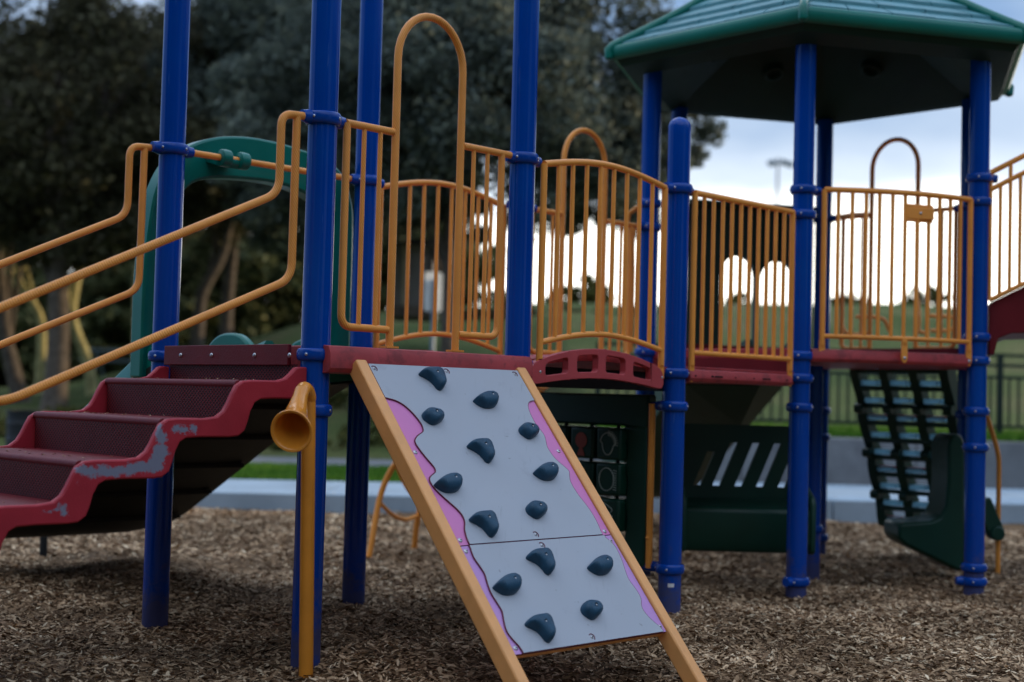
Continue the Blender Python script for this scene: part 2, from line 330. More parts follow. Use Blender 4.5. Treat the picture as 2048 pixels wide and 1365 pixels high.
# ================================================================ THE PLAY STRUCTURE
PS=thing('play_structure',L(1.5*S,.5*S,0),'blue and yellow playground structure with red decks, climbing wall and green hexagonal roof','play structure')
RP=.0555
def post(P,top,domed=True,z0=-.1,label=None):
    bm=BM(); prof=[(RP,z0)]
    zz=z0
    while zz<top-.05: zz+=.4; prof.append((RP,min(zz,top-.05)))
    if domed:
        for i in range(1,7):
            a=i/6*PI/2; prof.append((max(RP*math.cos(a),.0008),top-.05+.05*math.sin(a)))
    else: prof.append((RP,top))
    lathe(bm,P,ZZ,prof,40)
    return obj('support_post',bm,'blue',PS,label=label)
def clamp(parent,P,z,dirs=(),bolts=True,hh=.024):
    """moulded collar with sockets pointing in dirs"""
    bm=BM(); c=P+ZZ*z; prof=[]
    for i in range(9):
        a=-PI/2+PI*i/8; prof.append((RP+.002+.0135*math.cos(a)**.7 if abs(math.cos(a))>1e-6 else RP+.002,hh*math.sin(a)))
    lathe(bm,c,ZZ,prof,36)
    for d in dirs:
        d=V(d).normalized(); s=d.cross(ZZ).normalized()
        tube(bm,[c+d*(RP+.003),c+d*(RP+.018),c+d*(RP+.032)],[.028,.027,.023],16)
        tube(bm,[c+d*(RP+.024),c+d*(RP+.043)],[.0245,.0225],16)
    for k in range(4):
        a=TH+PI/4+k*PI/2-.35
        n=V((math.cos(a),math.sin(a),0)); q=c+n*(RP+.010)
        dome(bm,q,n,.0125,.007,10)
        dome(bm,q+n*.005,n,.0062,.004,8,mi=1)
    return obj('clamp',bm,['bluecl','steel'],parent,smooth=50)
TOP=3.35
def hexdir(P,Q): return (Q-P).normalized()
spec={
 'A':(pA,TOP,True,[(2.04,[-U,U]),(1.15,[]),(.943,[])]),
 'B':(pB,TOP,True,[(2.04,[-U,U]),(1.147,[])]),
 'C':(pC,TOP,True,[(2.04,[-U,U]),(1.15,[])]),
 'D':(pD,TOP,True,[(2.038,[-U,U]),(1.15,[])]),
 'E':(pE,2.392,True,[(2.04,[-U,U]),(1.148,[]),(.99,[W]),(.212,[W])]),
 'F':(pF,2.97,False,[(2.17,[hexdir(pF,pG)]),(2.035,[-U]),(1.276,[]),(1.156,[]),(1.0,[]),(.075,[-U])]),
 'G':(pG,2.97,False,[(2.303,[V((1,0,0))]),(2.17,[hexdir(pG,pF)]),(1.415,[]),(1.284,[]),(1.004,[]),(.805,[]),(.144,[]),(.068,[V((-1,0,0))])]),
 'H':(pH,2.97,False,[(2.18,[]),(2.04,[-U]),(1.299,[]),(1.15,[])]),
 'J':(pJ,2.39,True,[(2.04,[-U,U]),(1.15,[]),(.99,[-W]),(.212,[-W])]),
 'L':(pL,2.97,False,[(2.2,[]),(1.28,[])]),
 'M':(pM,2.97,False,[(2.29,[hexdir(pM,pR)]),(1.28,[]),(.98,[]),(.80,[]),(.12,[])]),
 'R':(pR,2.97,False,[(2.29,[hexdir(pR,pM)]),(1.28,[]),(.98,[]),(.30,[])]),
}
POST={}
for k,(P,top,dm,cl) in spec.items():
    lab={'E':'blue post with a rounded cap ending at rail height and a pale sticker near the ground','J':'short capped blue post behind the bridge'}.get(k)
    po=post(P,top,dm,label=lab); POST[k]=po
    for z,dirs in cl: clamp(po,P,z,dirs)
nP=L(4.03,.45); po=post(nP,1.25,False,label='short central post carrying the hexagonal deck'); clamp(po,nP,.28)
# sticker on post E
bm=BM()
n0=(V((0,0,0))-pE); n0.z=0; n0.normalize(); ang=math.atan2(n0.y,n0.x)+.12; g=[]
for i in range(7):
    a=ang+(i-3)*.09; g.append((pE+V((math.cos(a),math.sin(a),0))*(RP+.0012)))
for i in range(6):
    bm.faces.new([bm.verts.new(g[i]+ZZ*.130),bm.verts.new(g[i+1]+ZZ*.130),bm.verts.new(g[i+1]+ZZ*.148),bm.verts.new(g[i]+ZZ*.148)])
bmesh.ops.remove_doubles(bm,verts=bm.verts,dist=.0001)
obj('sticker',bm,'white',POST['E'],label='small pale rectangular sticker')

# ---- loop entry barrier (two legs joined by a tall arch, barred wings either side)
def foot(bm,p,n,mi_b=1):
    """flattened tube end with bolt, n=outward"""
    t=ZZ.cross(n).normalized(); w=.016
    pts=[p+t*x+ZZ*z for x,z in ((-w,.05),(-w*1.1,-.035),(-w*.7,-.055),(0,-.062),(w*.7,-.055),(w*1.1,-.035),(w,.05))]
    prism(bm,[q-n*.005 for q in pts],n,.010)
    dome(bm,p-ZZ*.037+n*.005,n,.010,.007,10,mi=mi_b)
def loop_panel(P,Q,nrm,z0=1.19,ztop=2.55,zr=2.04,legs=(.341,.689),zb=1.262,w=S,wings=True,lab=None):
    t=(Q-P).normalized()
    def X(s,z,o=0): return P+t*s+ZZ*z+nrm*(.02+o)
    root=part('entry_barrier',PS,X(.5,z0)); 
    if lab: root['label']=lab
    bm=BM(); r=.0158; c=(legs[0]+legs[1])/2; R=(legs[1]-legs[0])/2; zc=ztop-r-R*1.12
    pts=[X(legs[0],z0)]+[X(legs[0],z0+(zc-z0)*i/4) for i in range(1,4)]
    for i in range(17):
        a=PI-PI*i/16; pts.append(X(c+R*math.cos(a),zc+R*1.12*math.sin(a)))
    pts+=[X(legs[1],z0+(zc-z0)*i/4) for i in range(3,-1,-1)]
    tube(bm,pts,r,16)
    for s in legs: box(bm,X(s,z0+.004),t,nrm,ZZ,.03,.022,.004)
    obj('arch_tube',bm,'yelt',root)
    if wings:
        for side in (0,1):
            a0,a1=(.10,legs[0]) if side==0 else (w-.145,legs[1])
            bm=BM(); sg=1 if a1>a0 else -1
            path=fillet([X(a0-.0*sg,zr),X(a0,zb),X(a1-.012*sg,zb)],.05)
            tube(bm,path,.0148,14)
            tube(bm,[X(.095 if side==0 else w-.095,zr),X(a1-.012*sg,zr)],.0148,14)
            for k in (1,2):
                s=a0+(a1-a0)*k/3+(.004*sg); tube(bm,[X(s,zb),X(s,zr)],.0095,10)
            obj('side_rail',bm,'yelt',root)
    return root
loop_panel(pA,pD,-W,lab='textured yellow barrier with tall arch above the climbing wall')
loop_panel(pJ,pH,W*1.0,lab='yellow arch barrier at the back of the middle deck')
loop_panel(pR,pM,(pR-pc+pM-pc).normalized(),z0=1.32,ztop=2.80,zr=2.292,legs=(.371,.71),zb=1.40,lab='yellow arch barrier at the back of the roofed deck')

# ---- barred barrier along a straight or bowed line
def barred(P,Q,nrm,s0,s1,zt,zb,nb,off=.05,bow=0,zfoot=1.135,lab=None,arch=(0,0),center_foot=False,box_panel=False,name='barred_barrier'):
    t=(Q-P).normalized()
    def X(s,z):
        q=(s-s0)/(s1-s0); return P+t*s+nrm*(off+bow*math.sin(PI*min(1,max(0,q))))+ZZ*z
    def zT(s): q=(s-s0)/(s1-s0); return zt+arch[0]*math.sin(PI*q)
    def zB(s): q=(s-s0)/(s1-s0); return zb+arch[1]*math.sin(PI*q)
    root=part(name,PS,X((s0+s1)/2,zb))
    if lab: root['label']=lab
    bm=BM(); n=24; ss=[s0+(s1-s0)*i/n for i in range(n+1)]
    tube(bm,[X(s,zT(s)) for s in ss],.0150,14); obj('top_rail',bm,'yel',root)
    bm=BM(); tube(bm,[X(s,zB(s)) for s in ss],.0130,12); obj('bottom_rail',bm,'yel',root)
    for s in (s0,s1):
        bm=BM(); tube(bm,[X(s,zT(s)),X(s,zfoot+.05)],.0150,14); foot(bm,X(s,zfoot+.03),nrm); obj('end_post',bm,['yel','steel'],root)
    for k in range(nb):
        s=s0+(s1-s0)*(k+1)/(nb+1); top=zT(s)
        if box_panel and .52<(s-s0)/(s1-s0)<.66: top=zt-.09
        bm=BM(); tube(bm,[X(s,zB(s)),X(s,(zB(s)+top)/2),X(s,top)],.0104,10); obj('bar',bm,'yel',root)
    if center_foot:
        s=(s0+s1)/2; bm=BM(); foot(bm,X(s,zfoot+.03)+nrm*.012,nrm); beam(bm,X(s,zb)+nrm*.012,X(s,zfoot+.06)+nrm*.012,.03,.01,nrm); obj('foot_plate',bm,['yel','steel'],root)
    if box_panel:
        bm=BM(); box(bm,X(.632,zt-.107),t,nrm,ZZ,.083,.012,.032); dome(bm,X(.632,zt-.107)+nrm*.012,nrm,.009,.006,10,mi=1)
        tube(bm,[X(.55,zt-.068),X(.715,zt-.068)],.011,10); tube(bm,[X(.55,zt-.145),X(.715,zt-.145)],.009,10)
        obj('play_box',bm,['yel','steel'],root,bevel=.004)
    return root
barred(pD,pE,-W,.073,.895,2.022,1.250,8,off=.06,arch=(.050,.055),zfoot=1.13,lab='front arched yellow railing of the red bridge')
barred(pJ,pC,W,.075,.93,2.035,1.255,8,off=.06,arch=(.068,.072),zfoot=1.17,lab='back arched yellow railing of the red bridge')
barred(pE,pF,-W,.068,.90,2.027,1.251,10,off=.05,zfoot=1.14,lab='straight yellow railing between the capped post and the roof post')
ng=V((-(pG-pF).y,(pG-pF).x,0)).normalized()*-1
if ng.dot(pF-pc)<0: ng=-ng
barred(pF,pG,ng,.100,.987,2.172,1.384,11,off=.05,bow=.07,zfoot=1.285,lab='bowed yellow railing on the front of the roofed deck',center_foot=True,box_panel=True)

# ---- hand rails of the stairs
def handrail(b,lab):
    root=part('handrail',PS,L(-.6,b,1.3)); root['label']=lab
    k=-.4763
    bm=BM()
    p1=[L(-.10,b,2.035),L(-.197,b,2.03),L(-.197,b,1.735),L(-2.2,b,1.735+k*2.0+.01),L(-2.28,b,.70),L(-2.28,b,.45)]
    tube(bm,fillet(p1,{1:.065,2:.06,3:.08,4:.05},8),.0152,16); obj('upper_tube',bm,'yelt',root)
    bm=BM()
    p2=[L(-.128,b,2.03),L(-.130,b,1.425),L(-1.195,b,.957),L(-1.30,b,.950),L(-2.2,b,.52),L(-2.28,b,.48)]
    tube(bm,fillet(p2,{1:.06,2:.05,3:.05},8),.0152,16); obj('lower_tube',bm,'yelt',root)
    return root
handrail(-.012,'yellow ribbed handrail on the near side of the red stairs'); handrail(S+.01,'yellow ribbed handrail on the far side of the red stairs')

# ---- decks
def deck(pts,z1,z0,m='deck',lab=None,name='deck'):
    bm=BM(); prism(bm,[V((p.x,p.y,z0)) for p in pts],ZZ,z1-z0); return obj(name,bm,m,PS,bevel=.006,label=lab)
ins=.065
deck([L(-.01,-.03),L(S+.0,-.03),L(S+.0,S+.03),L(-.01,S+.03)],1.186,1.10,lab='red square deck at the top of the stairs')
deck([L(2*S,-.0),L(3*S+.03,-.0),L(3*S+.03,S+.03),L(2*S,S+.03)],1.186,1.12,lab='red square deck between bridge and roofed deck')
def hexpts(R,z=0): return [pc+(P-pc).normalized()*R+ZZ*z for P in (pF,pG,pR,pM,pL,pH)]
deck(hexpts(S-.0),1.318,1.262,lab='red hexagonal deck under the green roof')
# nosing beam in front of deck one
def chan(P,Q,nrm,z1,z0,d,m,name,lab,parent=PS,slots=False,bow=0):
    t=(Q-P).normalized(); bm=BM(); ln=(Q-P).length
    prof=[(0,z0),(d*.75,z0+.004),(d,z0+.02),(d,z1-.03),(d*.72,z1-.004),(0,z1)]
    n=14 if bow else 1; prev=None
    for i in range(n+1):
        q=i/n; o=bow*math.sin(PI*q)
        ring=[bm.verts.new(P+t*ln*q+nrm*(x+(o if x>0.001 else o*.0))+ZZ*z) for x,z in prof]
        if prev:
            for k in range(len(prof)): bm.faces.new((prev[k],prev[(k+1)%len(prof)],ring[(k+1)%len(prof)],ring[k]))
        else: bm.faces.new(ring)
        prev=ring
    bm.faces.new(prev[::-1])
    if slots:
        for s in (.045,.20,.235,.26,.285,.42,.60,.70,.725,.755,.94):
            box(bm,P+t*ln*s+nrm*(d+.0012)+ZZ*(z0+z1)/2,t,nrm,ZZ,.010 if s not in(.42,.60,.045,.94) else .005,.002,.004,mi=1)
    return obj(name,bm,[m,'dark'],parent,smooth=30,bevel=.002,label=lab)
chan(L(-.008,-.058),L(1.062,-.058),-W,1.187,1.082,.045,'deck','deck_edge','faded red deck edge above the climbing wall')
chan(L(2.185,-.02),L(3.045,-.02),-W,1.172,1.108,.045,'deck','deck_edge','slotted red deck edge below the straight railing',slots=True)
tg=(pG-pF).normalized()
chan(pF+tg*.045+ng*.01,pF+tg*1.0+ng*.01,ng,1.317,1.243,.045,'deck','deck_edge','bowed red edge of the hexagonal deck',bow=.05)
# step riser from deck two to the hexagonal deck
bm=BM(); box(bm,L(3*S-.01,.5*S,1.225),U,W,ZZ,.012,S/2-.07,.037); obj('step_riser',bm,'stair',PS)
for P_,Q_ in ((pL,pM),(pM,pR),(pR,pG)):
    d_=(Q_-P_).normalized(); bm=BM(); beam(bm,P_+d_*.06+ZZ*1.335,Q_-d_*.06+ZZ*1.335,.03,.13); obj('rim_board',bm,'stair',PS,bevel=.005)
# ---- arched bridge
root=part('arch_bridge',PS,L(1.5*S,.5*S,1.2)); root['label']='faded red arched bridge with cut-out side between the two square decks'
def arcz(a): q=(a-1.07)/1.07; return .048*math.sin(PI*min(1,max(0,q)))
bm=BM(); n=14; top=[];
for i in range(n+1):
    a=1.09+(2.13-1.09)*i/n; top.append((a,1.168+arcz(a)))
pts=[L(a,.0,z) for a,z in top]+[L(a,.0,z-.03) for a,z in top[::-1]]
prism(bm,pts,W,S); obj('walkway',bm,'deck',root)
def bridge_side(b,nrm):
    bm=BM()
    # face as a grid: outline top, window band, bottom ; built from columns
    wins=[(1.172,1.318),(1.372,1.512),(1.562,1.70),(1.752,1.885)]
    def T(a): q=(a-1.085)/(1.975-1.085); return 1.150+.088*math.sin(PI*min(1,max(0,q)))**.75
    def Bt(a): q=(a-1.085)/(1.975-1.085); return 1.066+.040*math.sin(PI*min(1,max(0,q)))
    def wt(a): return T(a)-.026
    def wb(a): return Bt(a)+.028
    xs=[1.085,1.10,1.125]
    cols=[]
    def strip(a0,a1,f0,f1,k=6):
        for i in range(k):
            p=a0+(a1-a0)*i/k; q=a0+(a1-a0)*(i+1)/k
            bm_f.append([(p,f0(p)),(q,f0(q)),(q,f1(q)),(p,f1(p))])
    bm_f=[]
    edges=[1.085]+[e for w in wins for e in w]+[1.975]
    def endT(a): # rounded ends
        d=min(a-1.085,1.975-a); k=min(1,max(0,d/.035)); return k
    def TT(a): k=endT(a); m=(T(a)+Bt(a))/2; return m+(T(a)-m)*(math.sqrt(1-(1-k)**2)*.6+.4)
    def BB(a): k=endT(a); m=(T(a)+Bt(a))/2; return m+(Bt(a)-m)*(math.sqrt(1-(1-k)**2)*.6+.4)
    for i in range(0,len(edges),2): strip(edges[i],edges[i+1],BB,TT,8 if i in(0,8) else 3)
    def rc(a,w): # corner rounding of window
        d=min(a-w[0],w[1]-a); r=.018; return 0 if d>=r else r-math.sqrt(max(0,r*r-(r-d)**2))
    for w in wins:
        ks=[0,.02,.05,.09,.13,.3,.5,.7,.87,.91,.95,.98,1]
        for i in range(len(ks)-1):
            p=w[0]+(w[1]-w[0])*ks[i]; q=w[0]+(w[1]-w[0])*ks[i+1]
            bm_f.append([(p,wt(p)-rc(p,w)),(q,wt(q)-rc(q,w)),(q,TT(q)),(p,TT(p))])
            bm_f.append([(p,BB(p)),(q,BB(q)),(q,wb(q)+rc(q,w)),(p,wb(p)+rc(p,w))])
    for f in bm_f: bm.faces.new([bm.verts.new(L(a,b,z)) for a,z in f])
    bmesh.ops.remove_doubles(bm,verts=bm.verts,dist=.0006)
    fs=bm.faces[:]
    r=bmesh.ops.extrude_face_region(bm,geom=fs)
    for v in r['geom']:
        if isinstance(v,bmesh.types.BMVert): v.co+=nrm*.035
    return obj('cutout_side',bm,'bridge',root,bevel=.004)
bridge_side(-.035,-W); bridge_side(S+.035,W)
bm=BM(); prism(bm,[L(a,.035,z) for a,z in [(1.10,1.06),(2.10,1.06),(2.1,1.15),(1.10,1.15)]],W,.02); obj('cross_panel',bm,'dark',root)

# ---- stairs
root=part('staircase',PS,L(-.8,.5*S,.7)); root['label']='dark red perforated stairs with worn scalloped side panels'
zs=[1.047-.1397*i for i in range(8)]; an=[-.347-.3005*i for i in range(8)]
def side_profile():
    up=[(-.055,1.102),(-.09,1.102)]; lo=[(-.055,.983)]
    # upper scallop
    for i in range(8):
        a,z=an[i],zs[i]
        if i==0: up+=[(-.105,1.098),(-.125,1.078),(-.15,1.058),(-.185,1.049)]
        up+=[(a+.05,z+.001),(a+.015,z-.003),(a-.012,z-.02),(a-.028,z-.05)]
        if i<7: up+=[(a-.045,z-.085),(a-.062,z-.112),(a-.09,z-.132),(a-.14,z-.1385)]
    for i in range(7):
        a,z=-.30-.3005*i,.915-.1397*i
        lo+=[(-.20-.3005*i,z+.068),(a+.045,z+.065),(a+.02,z+.052),(a+.003,z+.02),(a-.008,z-.02),(a-.02,z-.05),(a-.045,z-.068),(a-.08,z-.072)]
    up+=[(-2.48,.0)]; lo+=[(-2.40,.0)]
    return up+lo[::-1]
prof=side_profile()
def Lp_(x,y,b=-.03):
    q=hit(x,y,L(0,b),W); return q
spots=[(Lp_(320,855),Lp_(325,880),.020),(Lp_(352,858),Lp_(388,858),.019),(Lp_(322,905),Lp_(310,925),.036),(Lp_(295,935),Lp_(240,942),.024),(Lp_(240,942),Lp_(158,942),.020),(Lp_(155,955),Lp_(155,965),.009),(Lp_(125,1018),Lp_(88,1026),.008),(Lp_(125,1018),Lp_(128,1020),.018)]
M['stringer']=stringer_mat(spots)
SW=.935
for b,nm in ((-.028,'near'),(SW-.0,'far')):
    bm=BM(); prism(bm,[L(a,b,z) for a,z in prof],W,.028); obj('stair_side',bm,'stringer',root,bevel=.006)
# treads and risers (perforated), one stepped sheet per step
def uvquad(bm,uvl,P0,du,dv,lu,lv,pitch):
    vs=[bm.verts.new(P0),bm.verts.new(P0+du*lu),bm.verts.new(P0+du*lu+dv*lv),bm.verts.new(P0+dv*lv)]
    f=bm.faces.new(vs); uvs=[(0,0),(lu/pitch[0],0),(lu/pitch[0],lv/pitch[1]),(0,lv/pitch[1])]
    for l,uv in zip(f.loops,uvs): l[uvl].uv=uv
for i in range(8):
    bm=BM(); uvl=bm.loops.layers.uv.new('uv'); a,z=an[i],zs[i]; z2=z-.1397
    a1=a+.29
    box(bm,L(a+.152,SW/2,z-.02),U,W,ZZ,.148,SW/2-.004,.018)
    tube(bm,[L(a+.012,.0,z-.016),L(a+.012,SW,z-.016)],.016,12)
    obj('tread',bm,'stair',root,bevel=.003)
    bm=BM(); uvl=bm.loops.layers.uv.new('uv')
    uvquad(bm,uvl,L(a-.001,.02,z-.014),W,-ZZ,SW-.04,.130,(.021,.016))
    bm2=obj('riser',bm,'perf',root)
bm=BM(); uvl=bm.loops.layers.uv.new('uv'); uvquad(bm,uvl,L(-.064,.02,1.112),W,-ZZ,SW-.04,.065,(.021,.016)); obj('riser',bm,'perf',root)
bm=BM(); box(bm,L(-.07,.505,1.148),U,W,ZZ,.008,.44,.040)
for px in (361.5,423,509,579):
    q=hit(px,711,L(-.079,0),U); dome(bm,q,-U,.010,.006,10,mi=1)
obj('top_plate',bm,['stair','steel'],root,bevel=.003)
for b in (S-.1,):
    bm=BM(); cyl(bm,L(-1.9,b,.25),L(-1.9,b,-.05),.02); obj('stair_leg',bm,'steelblk',root)

# ---- talk tube (yellow horn)
root=part('talk_tube',PS,(-.73,5.12,0)); root['label']='yellow talk tube with a flared horn mouth beside the stairs'
c0=at(612,1340,5.13); 
bm=BM(); e1=at(617,830,5.13); e2=at(617,800,5.13)
path=[V((c0.x,c0.y,-.05))]+[c0.lerp(e1,i/5) for i in range(6)]
tubp=path+bez([e2,at(618,795,5.125),at(615,784,5.105),at(609,778,5.075),at(603,784,5.045)],20)
tube(bm,tubp,.0265,20); obj('stand_pipe',bm,'horn',root)
bm=BM(); s=at(604,778,5.055); m_=at(584,862,4.86); ax=(m_-s).normalized(); ax=(ax+V((0,-.9,-.15))).normalized()
# bell as swept rings along bent axis
p0=at(604,782,5.05); p1=at(599,800,5.015); p2=at(591,835,4.95); p3=at(584,862,4.875)
ctr=bez([p0,p1,p2,p3],20); N_=len(ctr); rings=[]; seg=28
endax=V((-.16,-.93,-.22)).normalized()
outer=[]
for i,q in enumerate(ctr):
    t=i/(N_-1); T=((ctr[min(i+1,N_-1)]-ctr[max(i-1,0)]).normalized()*(1-t**1.5)+endax*t**1.5).normalized()
    r=.0265+.003*t+.043*max(0,(t-.25)/.75)**1.6
    outer.append((q,T,r))
q,T,r=outer[-1]
outer+= [(q+T*.004,T,r+.004),(q+T*.009,T,r+.002),(q+T*.009,T,r-.004),(q+T*.002,T,r-.009)]
for (q_,T_,r_) in outer[N_-2:3:-1]: outer.append((q_+T_*.0,T_,max(.012,r_-.008)))
prev=None
for (q,T,r) in outer:
    x=T.cross(ZZ).normalized(); y=T.cross(x)
    ring=[bm.verts.new(q+(x*math.cos(2*PI*k/seg)+y*math.sin(2*PI*k/seg))*r) for k in range(seg)]
    if prev:
        for k in range(seg): bm.faces.new((prev[k],prev[(k+1)%seg],ring[(k+1)%seg],ring[k]))
    prev=ring
bm.faces.new(prev)
obj('horn',bm,'horn',root,smooth=60)
bm=BM(); cl0=pA+ZZ*.943; tube(bm,[cl0+V((-.02,-.055,0)),cl0+V((-.02,-.10,0))],.018,12); obj('bracket',bm,'bluecl',root)

# ---- climbing wall
e=V((0,-.825,-.965)); LN=e.length; ew=(W*e.y+ZZ*e.z).normalized(); PO=L(0,-.12,1.12); NP=U.cross(ew).normalized()
if NP.z<0: NP=-NP
def CW(a,t,o=0): return PO+U*a+ew*t+NP*o
def PP(x,y,o=0):
    q=hit(x,y,PO+NP*o,NP)-PO; return q.dot(U),q.dot(ew)
CWO=part('climbing_wall',PS,CW(.55,.6)); CWO['label']='sloping pale grey climbing board with dark holds between two yellow beams'
TE=1.268
for a0,a1,nm in ((.098,.149,'l'),(.951,1.002,'r')):
    bm=BM(); pts=[CW(a0,-.015,.012),CW(a1,-.015,.012),CW(a1,1.78,.012),CW(a0,1.78,.012)]
    prism(bm,pts,-NP,.066); obj('side_beam',bm,'yelb',CWO,bevel=.007)
for k,(t0,t1,m) in enumerate(((.0,.828,'pink'),(.832,TE,'lilac'))):
    bm=BM(); prism(bm,[CW(.151,t0,-.010),CW(.949,t0,-.010),CW(.949,t1,-.010),CW(.151,t1,-.010)],NP,.010,0,1)
    obj('backing_board',bm,[m,'burg'],CWO)
leftw=[(.155,.165),(.198,.178),(.228,.200),(.25,.236),(.263,.275),(.264,.302),(.254,.325),(.222,.342),(.198,.36),(.189,.378),(.192,.405),(.203,.444),(.216,.480),(.219,.496),(.213,.512),(.188,.526),(.170,.540),(.165,.560),(.172,.59),(.196,.632),(.222,.672),(.235,.705),(.23,.735),(.212,.765),(.202,.80),(.198,.828),(.188,.88),(.196,.925),(.199,.953),(.190,.99),(.184,1.03),(.190,1.08),(.191,1.105),(.178,1.14),(.168,1.175),(.172,1.205),(.187,1.24),(.192,TE)]
rightw=[(.948,.160),(.915,.168),(.893,.190),(.880,.23),(.877,.285),(.886,.32),(.888,.349),(.872,.39),(.868,.415),(.876,.46),(.905,.505),(.913,.526),(.90,.548),(.887,.582),(.890,.64),(.901,.684),(.908,.73),(.906,.78),(.90,.828),(.925,.87),(.931,.899),(.924,.95),(.906,1.01),(.902,1.04),(.910,1.08),(.909,1.12),(.890,1.15),(.886,1.175),(.898,1.21),(.925,1.25),(.930,TE)]
def smooth2(pl,n=3):
    q=bez([V((a,b,0)) for a,b in pl],n*(len(pl)-1)); return [(p.x,p.y) for p in q]
lw=smooth2(leftw); rw=smooth2(rightw)
def sheet(t0,t1,full_top):
    l=[p for p in lw if t0<=p[1]<=t1]; r=[p for p in rw if t0<=p[1]<=t1]
    if full_top: pl=[(.155,t0)]+l; pr=[(.948,t0)]+r
    else: pl=l; pr=r
    pl=pl+[(pl[-1][0],t1)] if pl[-1][1]<t1-1e-4 else pl
    pr=pr+[(pr[-1][0],t1)] if pr[-1][1]<t1-1e-4 else pr
    if not full_top: pl=[(pl[0][0],t0)]+pl; pr=[(pr[0][0],t0)]+pr
    outl=pl+pr[::-1]
    o2=[outl[0]]
    for p in outl[1:]:
        if abs(p[0]-o2[-1][0])+abs(p[1]-o2[-1][1])>1e-4: o2.append(p)
    bm=BM(); prism(bm,[CW(a,t,.0008) for a,t in o2],NP,.0042,0,1)
    obj('face_board',bm,['board','burg'],CWO,smooth=30,label='upper grey face board' if full_top else 'lower grey face board')
    for pp in (pl,pr):
        q=[p for p in pp if p[1]>.16 or not full_top]
        bm=BM(); tube(bm,[CW(a,t,.0038) for a,t in q],.0016 if pp is pr else .0026,6); obj('wavy_groove',bm,'burg',CWO)
sheet(.0,.8275,True); sheet(.8325,TE,False)
bm=BM(); beam(bm,CW(.12,TE-.02,-.028),CW(.98,TE-.02,-.028),.03,.026,NP); obj('cross_brace',bm,'yelb',CWO)
def screw(a,t,grey):
    bm=BM(); o=.005 if grey else .0
    if grey:
        pts=[CW(a+.0125*math.cos(x),t+.0125*math.sin(x),o+.0006) for x in [(-2.3+i*.25) for i in range(14)]]
        tube(bm,pts,.0018,6,mi=1)
    dome(bm,CW(a,t,o),NP,.0095 if not grey else .007,.004,14,mi=0)
    tube(bm,[CW(a-.003,t+.001,o+.004),CW(a+.003,t+.001,o+.004)],.0015,6,mi=2)
    obj('screw',bm,['steel','burg','dark'],CWO)
for a,t,g in ((.172,.024,1),(.540,.022,1),(.92,.022,1),(.170,.418,0),(.925,.420,0),(.170,.806,0),(.171,.853,0),(.926,.812,0),(.928,.858,0),(.543,.808,1),(.545,.856,1),(.172,1.244,0),(.930,1.245,0),(.546,1.248,1)):
    screw(a,t,g)
def zz(pl,sx,ox,oy): return [(x/sx+ox,y/sx+oy) for x,y in pl]
bean=zz([(603,172),(640,148),(700,145),(750,150),(780,175),(792,215),(796,260),(785,290),(765,302),(740,292),(715,262),(685,232),(640,205),(610,190)],3.79,680,700)
drop=zz([(1600,510),(1660,460),(1740,410),(1830,388),(1900,395),(1960,440),(1995,520),(1985,600),(1940,635),(1860,648),(1770,635),(1680,590),(1620,545)],8.533,760,740)
oval=zz([(725,750),(750,710),(800,675),(860,663),(940,675),(1010,700),(1060,745),(1083,800),(1075,850),(1030,890),(960,925),(890,925),(810,880),(750,830),(728,790)],8.533,760,740)
def hold_mesh(outl,spine,hole,h):
    o2=[PP(x,y,.012) for x,y in outl]; sp=[PP(x,y,.012) for x,y in spine]; hx=PP(*hole,.03)
    cx=sum(p[0] for p in o2)/len(o2); cy=sum(p[1] for p in o2)/len(o2)
    c=V((cx,cy,0)); o2=[V((a,b,0))-c for a,b in o2]; sp=[V((a,b,0))-c for a,b in sp]; hc=V((hx[0],hx[1],0))-c
    q=o2+[o2[0]]; ring=bez([o2[-1]]+q+[o2[1]],4*(len(q)+1))[4:-4][:-1]
    def near(p):
        best=None
        for i in range(len(sp)-1):
            a,b=sp[i],sp[i+1]; d=b-a; t=max(0,min(1,(p-a).dot(d)/max(1e-9,d.dot(d)))); r=a+d*t
            if best is None or (r-p).length<(best-p).length: best=r
        return best
    bm=BM(); prev=None
    def W3(p,z): return U*p.x+ew*p.y+NP*z
    K=8; nr=[near(p) for p in ring]
    for k in range(K+1):
        f=k/K; g=math.sin(f*PI/2); 
        if k==0: zz_,fr=0,0.0
        else: zz_=h*math.sin(f*PI/2)**.8; fr=1-math.cos(f*PI/2)
        vs=[bm.verts.new(W3(p.lerp(n_,min(.985,fr*.95)),zz_)+NP*.0007*math.sin(17*p.x*100+k)) for p,n_ in zip(ring,nr)]
        if prev:
            m=len(vs)
            for i in range(m): bm.faces.new((prev[i],prev[(i+1)%m],vs[(i+1)%m],vs[i]))
        prev=vs
    bmesh.ops.remove_doubles(bm,verts=bm.verts,dist=.0012)
    bmesh.ops.holes_fill(bm,edges=[e_ for e_ in bm.edges if e_.is_boundary],sides=0) if False else None
    try: bm.faces.new([v for v in prev if v.is_valid])
    except Exception: pass
    # bolt recess: dark ring plus zinc bolt set on the crown
    hc3=W3(hc,h*.93); tl=(NP+ew*.25+U*.12).normalized()
    lathe(bm,hc3,tl,[(.0095,-.006),(.0098,.0012),(.0082,.0035),(.0070,.0030)],16,mi=0)
    lathe(bm,hc3,tl,[(.0072,.0026),(.0001,.0024)],14,mi=1)
    dome(bm,hc3+tl*.0024+ew*.002-U*.001,tl,.0038,.002,8,mi=2)
    me=bpy.data.meshes.new('hand_hold'); bmesh.ops.recalc_face_normals(bm,faces=bm.faces)
    for f in bm.faces: f.smooth=True
    bm.to_mesh(me); bm.free()
    for k in ('hold','dark','steel'): me.materials.append(M[k])
    return me,(cx,cy)
